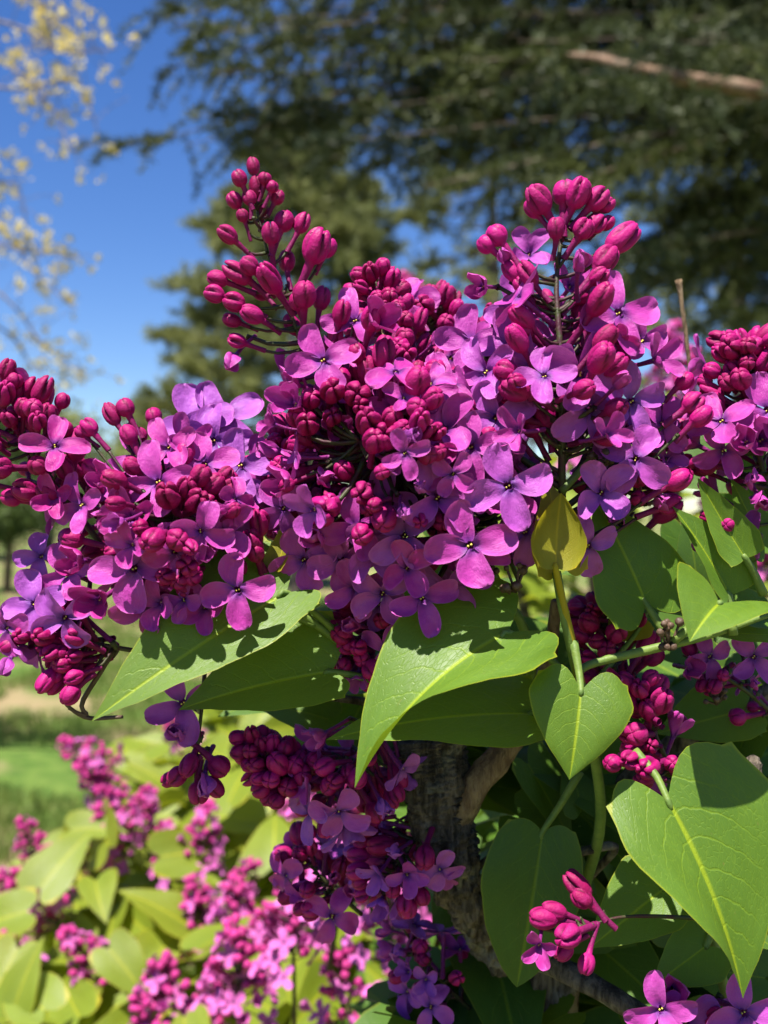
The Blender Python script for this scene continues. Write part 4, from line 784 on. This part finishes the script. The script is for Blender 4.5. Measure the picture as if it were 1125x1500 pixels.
# spring tree with pale yellow blossom, its trunk outside the frame
bt = thing('blossom_tree', 'bare spring tree reaching in from the left edge with pale yellow blossom on thin twigs', 'tree', at_ground(-420, 4.9)); rb = np.random.RandomState(4)
broot = at_ground(-420, 4.9); mb = MB(); tube(mb, spline([broot, broot + Vector((.05, 0, 2)), broot + Vector((-.1, .1, 5.2))], 20), [.14, .1, .03], 12, rough=.06); obj('trunk', mb.mesh('trunk', M['cedarbark'], broot), bt, broot)
M['twigbark'] = stem_material('twig_bark', (.13, .10, .09, 1), (.20, .15, .13, 1))
BQ = []
def blossom(c, n, spread):
    p = np.array(c) + rb.normal(0, spread, (n, 3)); d = rb.normal(size=(n, 3)); return blades(p, d, .017, .015, rb)
for path, nblo in [([(-420, -40, 4.9), (-150, 40, 4.8), (0, 90, 4.7), (70, 150, 4.6), (105, 220, 4.5)], 34), ([(-420, -60, 4.9), (-100, 10, 4.6), (30, 40, 4.5), (90, 75, 4.5), (168, 72, 4.45)], 30), ([(-420, -160, 5), (-60, -60, 4.7), (40, 0, 4.6), (80, 25, 4.6), (60, 60, 4.5)], 40), ([(-420, 20, 4.9), (-120, 100, 4.7), (20, 130, 4.6), (110, 120, 4.5), (145, 195, 4.5)], 22),
    ([(-420, 130, 4.9), (-140, 240, 4.9), (0, 330, 4.8), (50, 400, 4.8), (110, 450, 4.7)], 34), ([(-420, 130, 4.9), (-160, 220, 5.1), (-20, 262, 5.0), (25, 275, 4.9), (40, 330, 4.9)], 22), ([(-420, 190, 4.9), (-150, 330, 5.0), (0, 430, 4.9), (60, 500, 4.9), (130, 555, 4.8)], 30), ([(-420, 190, 4.9), (-180, 280, 4.8), (10, 360, 4.7), (70, 370, 4.7), (108, 378, 4.7)], 28), ([(-420, 260, 4.9), (-150, 420, 5.0), (0, 480, 4.9), (50, 540, 4.9), (90, 570, 4.9)], 22)]:
    pts = spline([PD(*q) for q in path], 40); mb = MB(); tube(mb, pts, [.03, .012, .006, .004, .0025], 6)
    for k in range(nblo):
        i = rb.randint(17, 40); a = pts[i]; e = a + Vector((rb.normal(0, .075), rb.normal(0, .09), rb.normal(.02, .07))); tube(mb, [a, a.lerp(e, .5) + Vector((0, 0, .015)), e], .0016, 4, cap=False)
        for j in range(rb.randint(1, 3)): BQ.append(blossom(tuple(e + Vector((rb.normal(0, .022), rb.normal(0, .022), rb.normal(0, .022)))), rb.randint(5, 11), .009))
    obj('branch', mb.mesh('branch', M['twigbark'], pts[0]), bt, pts[0])
bl = np.concatenate(BQ); o = obj('blossom', quick_mesh('blossom', bl - np.array(broot), None, needle_material('yellow_blossom', (.62, .54, .25, 1), (.70, .54, .09, 1), .35), np.repeat(rb.rand(len(BQ)), [len(q) for q in BQ])), bt, broot); o['kind'] = 'stuff'

# far trees and shrubs beyond the lawn
def round_tree(name, label, x, d, top_y, rad_px, seed, mat, squash=1.0, n=9000):
    rs = np.random.RandomState(seed); root = at_ground(x, d); t = thing(name, label, 'tree' if name != 'shrub' else 'shrub', root, None); H = CAMZ + (750 - top_y) / F * d; rad = rad_px / F * d; cz = H - rad * squash
    mb = MB(); tube(mb, [root, root + Vector((.05 * rad, 0, cz * .6)), root + Vector((0, 0, max(cz, .3)))], [rad * .09, rad * .07, rad * .03], 9, rough=.06); obj('trunk' if name != 'shrub' else 'stem', mb.mesh('trunk', M['cedarbark'], root), t, root)
    cl = rs.normal(size=(34, 3)); cl /= np.linalg.norm(cl, axis=1, keepdims=True); cl *= (rad * rs.uniform(.35, .85, 34))[:, None]; cl[:, 2] *= squash
    idx = rs.randint(0, 34, n); p = cl[idx] + rs.normal(size=(n, 3)) * rad * .17 + np.array([0, 0, cz]); p[:, 2] = np.maximum(p[:, 2], .05)
    q = blades(p, rs.normal(size=(n, 3)), rad * .07, rad * .05, rs); obj('crown', quick_mesh('crown', q, None, mat, rs.uniform(0, 1, 34)[idx] * .7 + rs.rand(n) * .3), t, root)
M['decid'] = needle_material('spring_leaves', (.12, .15, .035, 1), (.20, .22, .06, 1), .3)
M['hedge'] = needle_material('shrub_leaves', (.045, .085, .025, 1), (.10, .14, .035, 1), .25)
round_tree('tree', 'far olive-green tree with a rounded crown beyond the lawn', 70, 34, 560, 110, 41, M['decid'])
round_tree('tree', 'far pale tree low on the horizon between the left panicle and the pine', 230, 44, 600, 90, 42, M['decid'])
round_tree('tree', 'far dark tree at the left edge behind the bud panicle', -60, 30, 540, 110, 43, M['hedge'])
round_tree('shrub', 'dark rounded shrub casting shade on the lawn edge', 10, 17, 672, 80, 44, M['hedge'], .8)
round_tree('shrub', 'broad green shrub behind the left panicles', 190, 22, 662, 110, 45, M['hedge'], .7)
round_tree('shrub', 'low green shrub on the horizon below the pine', 400, 20, 640, 130, 46, M['hedge'], .7)
round_tree('tree', 'big shade tree standing out of the way behind the lawn', -300, 12, 420, 200, 47, M['hedge'])
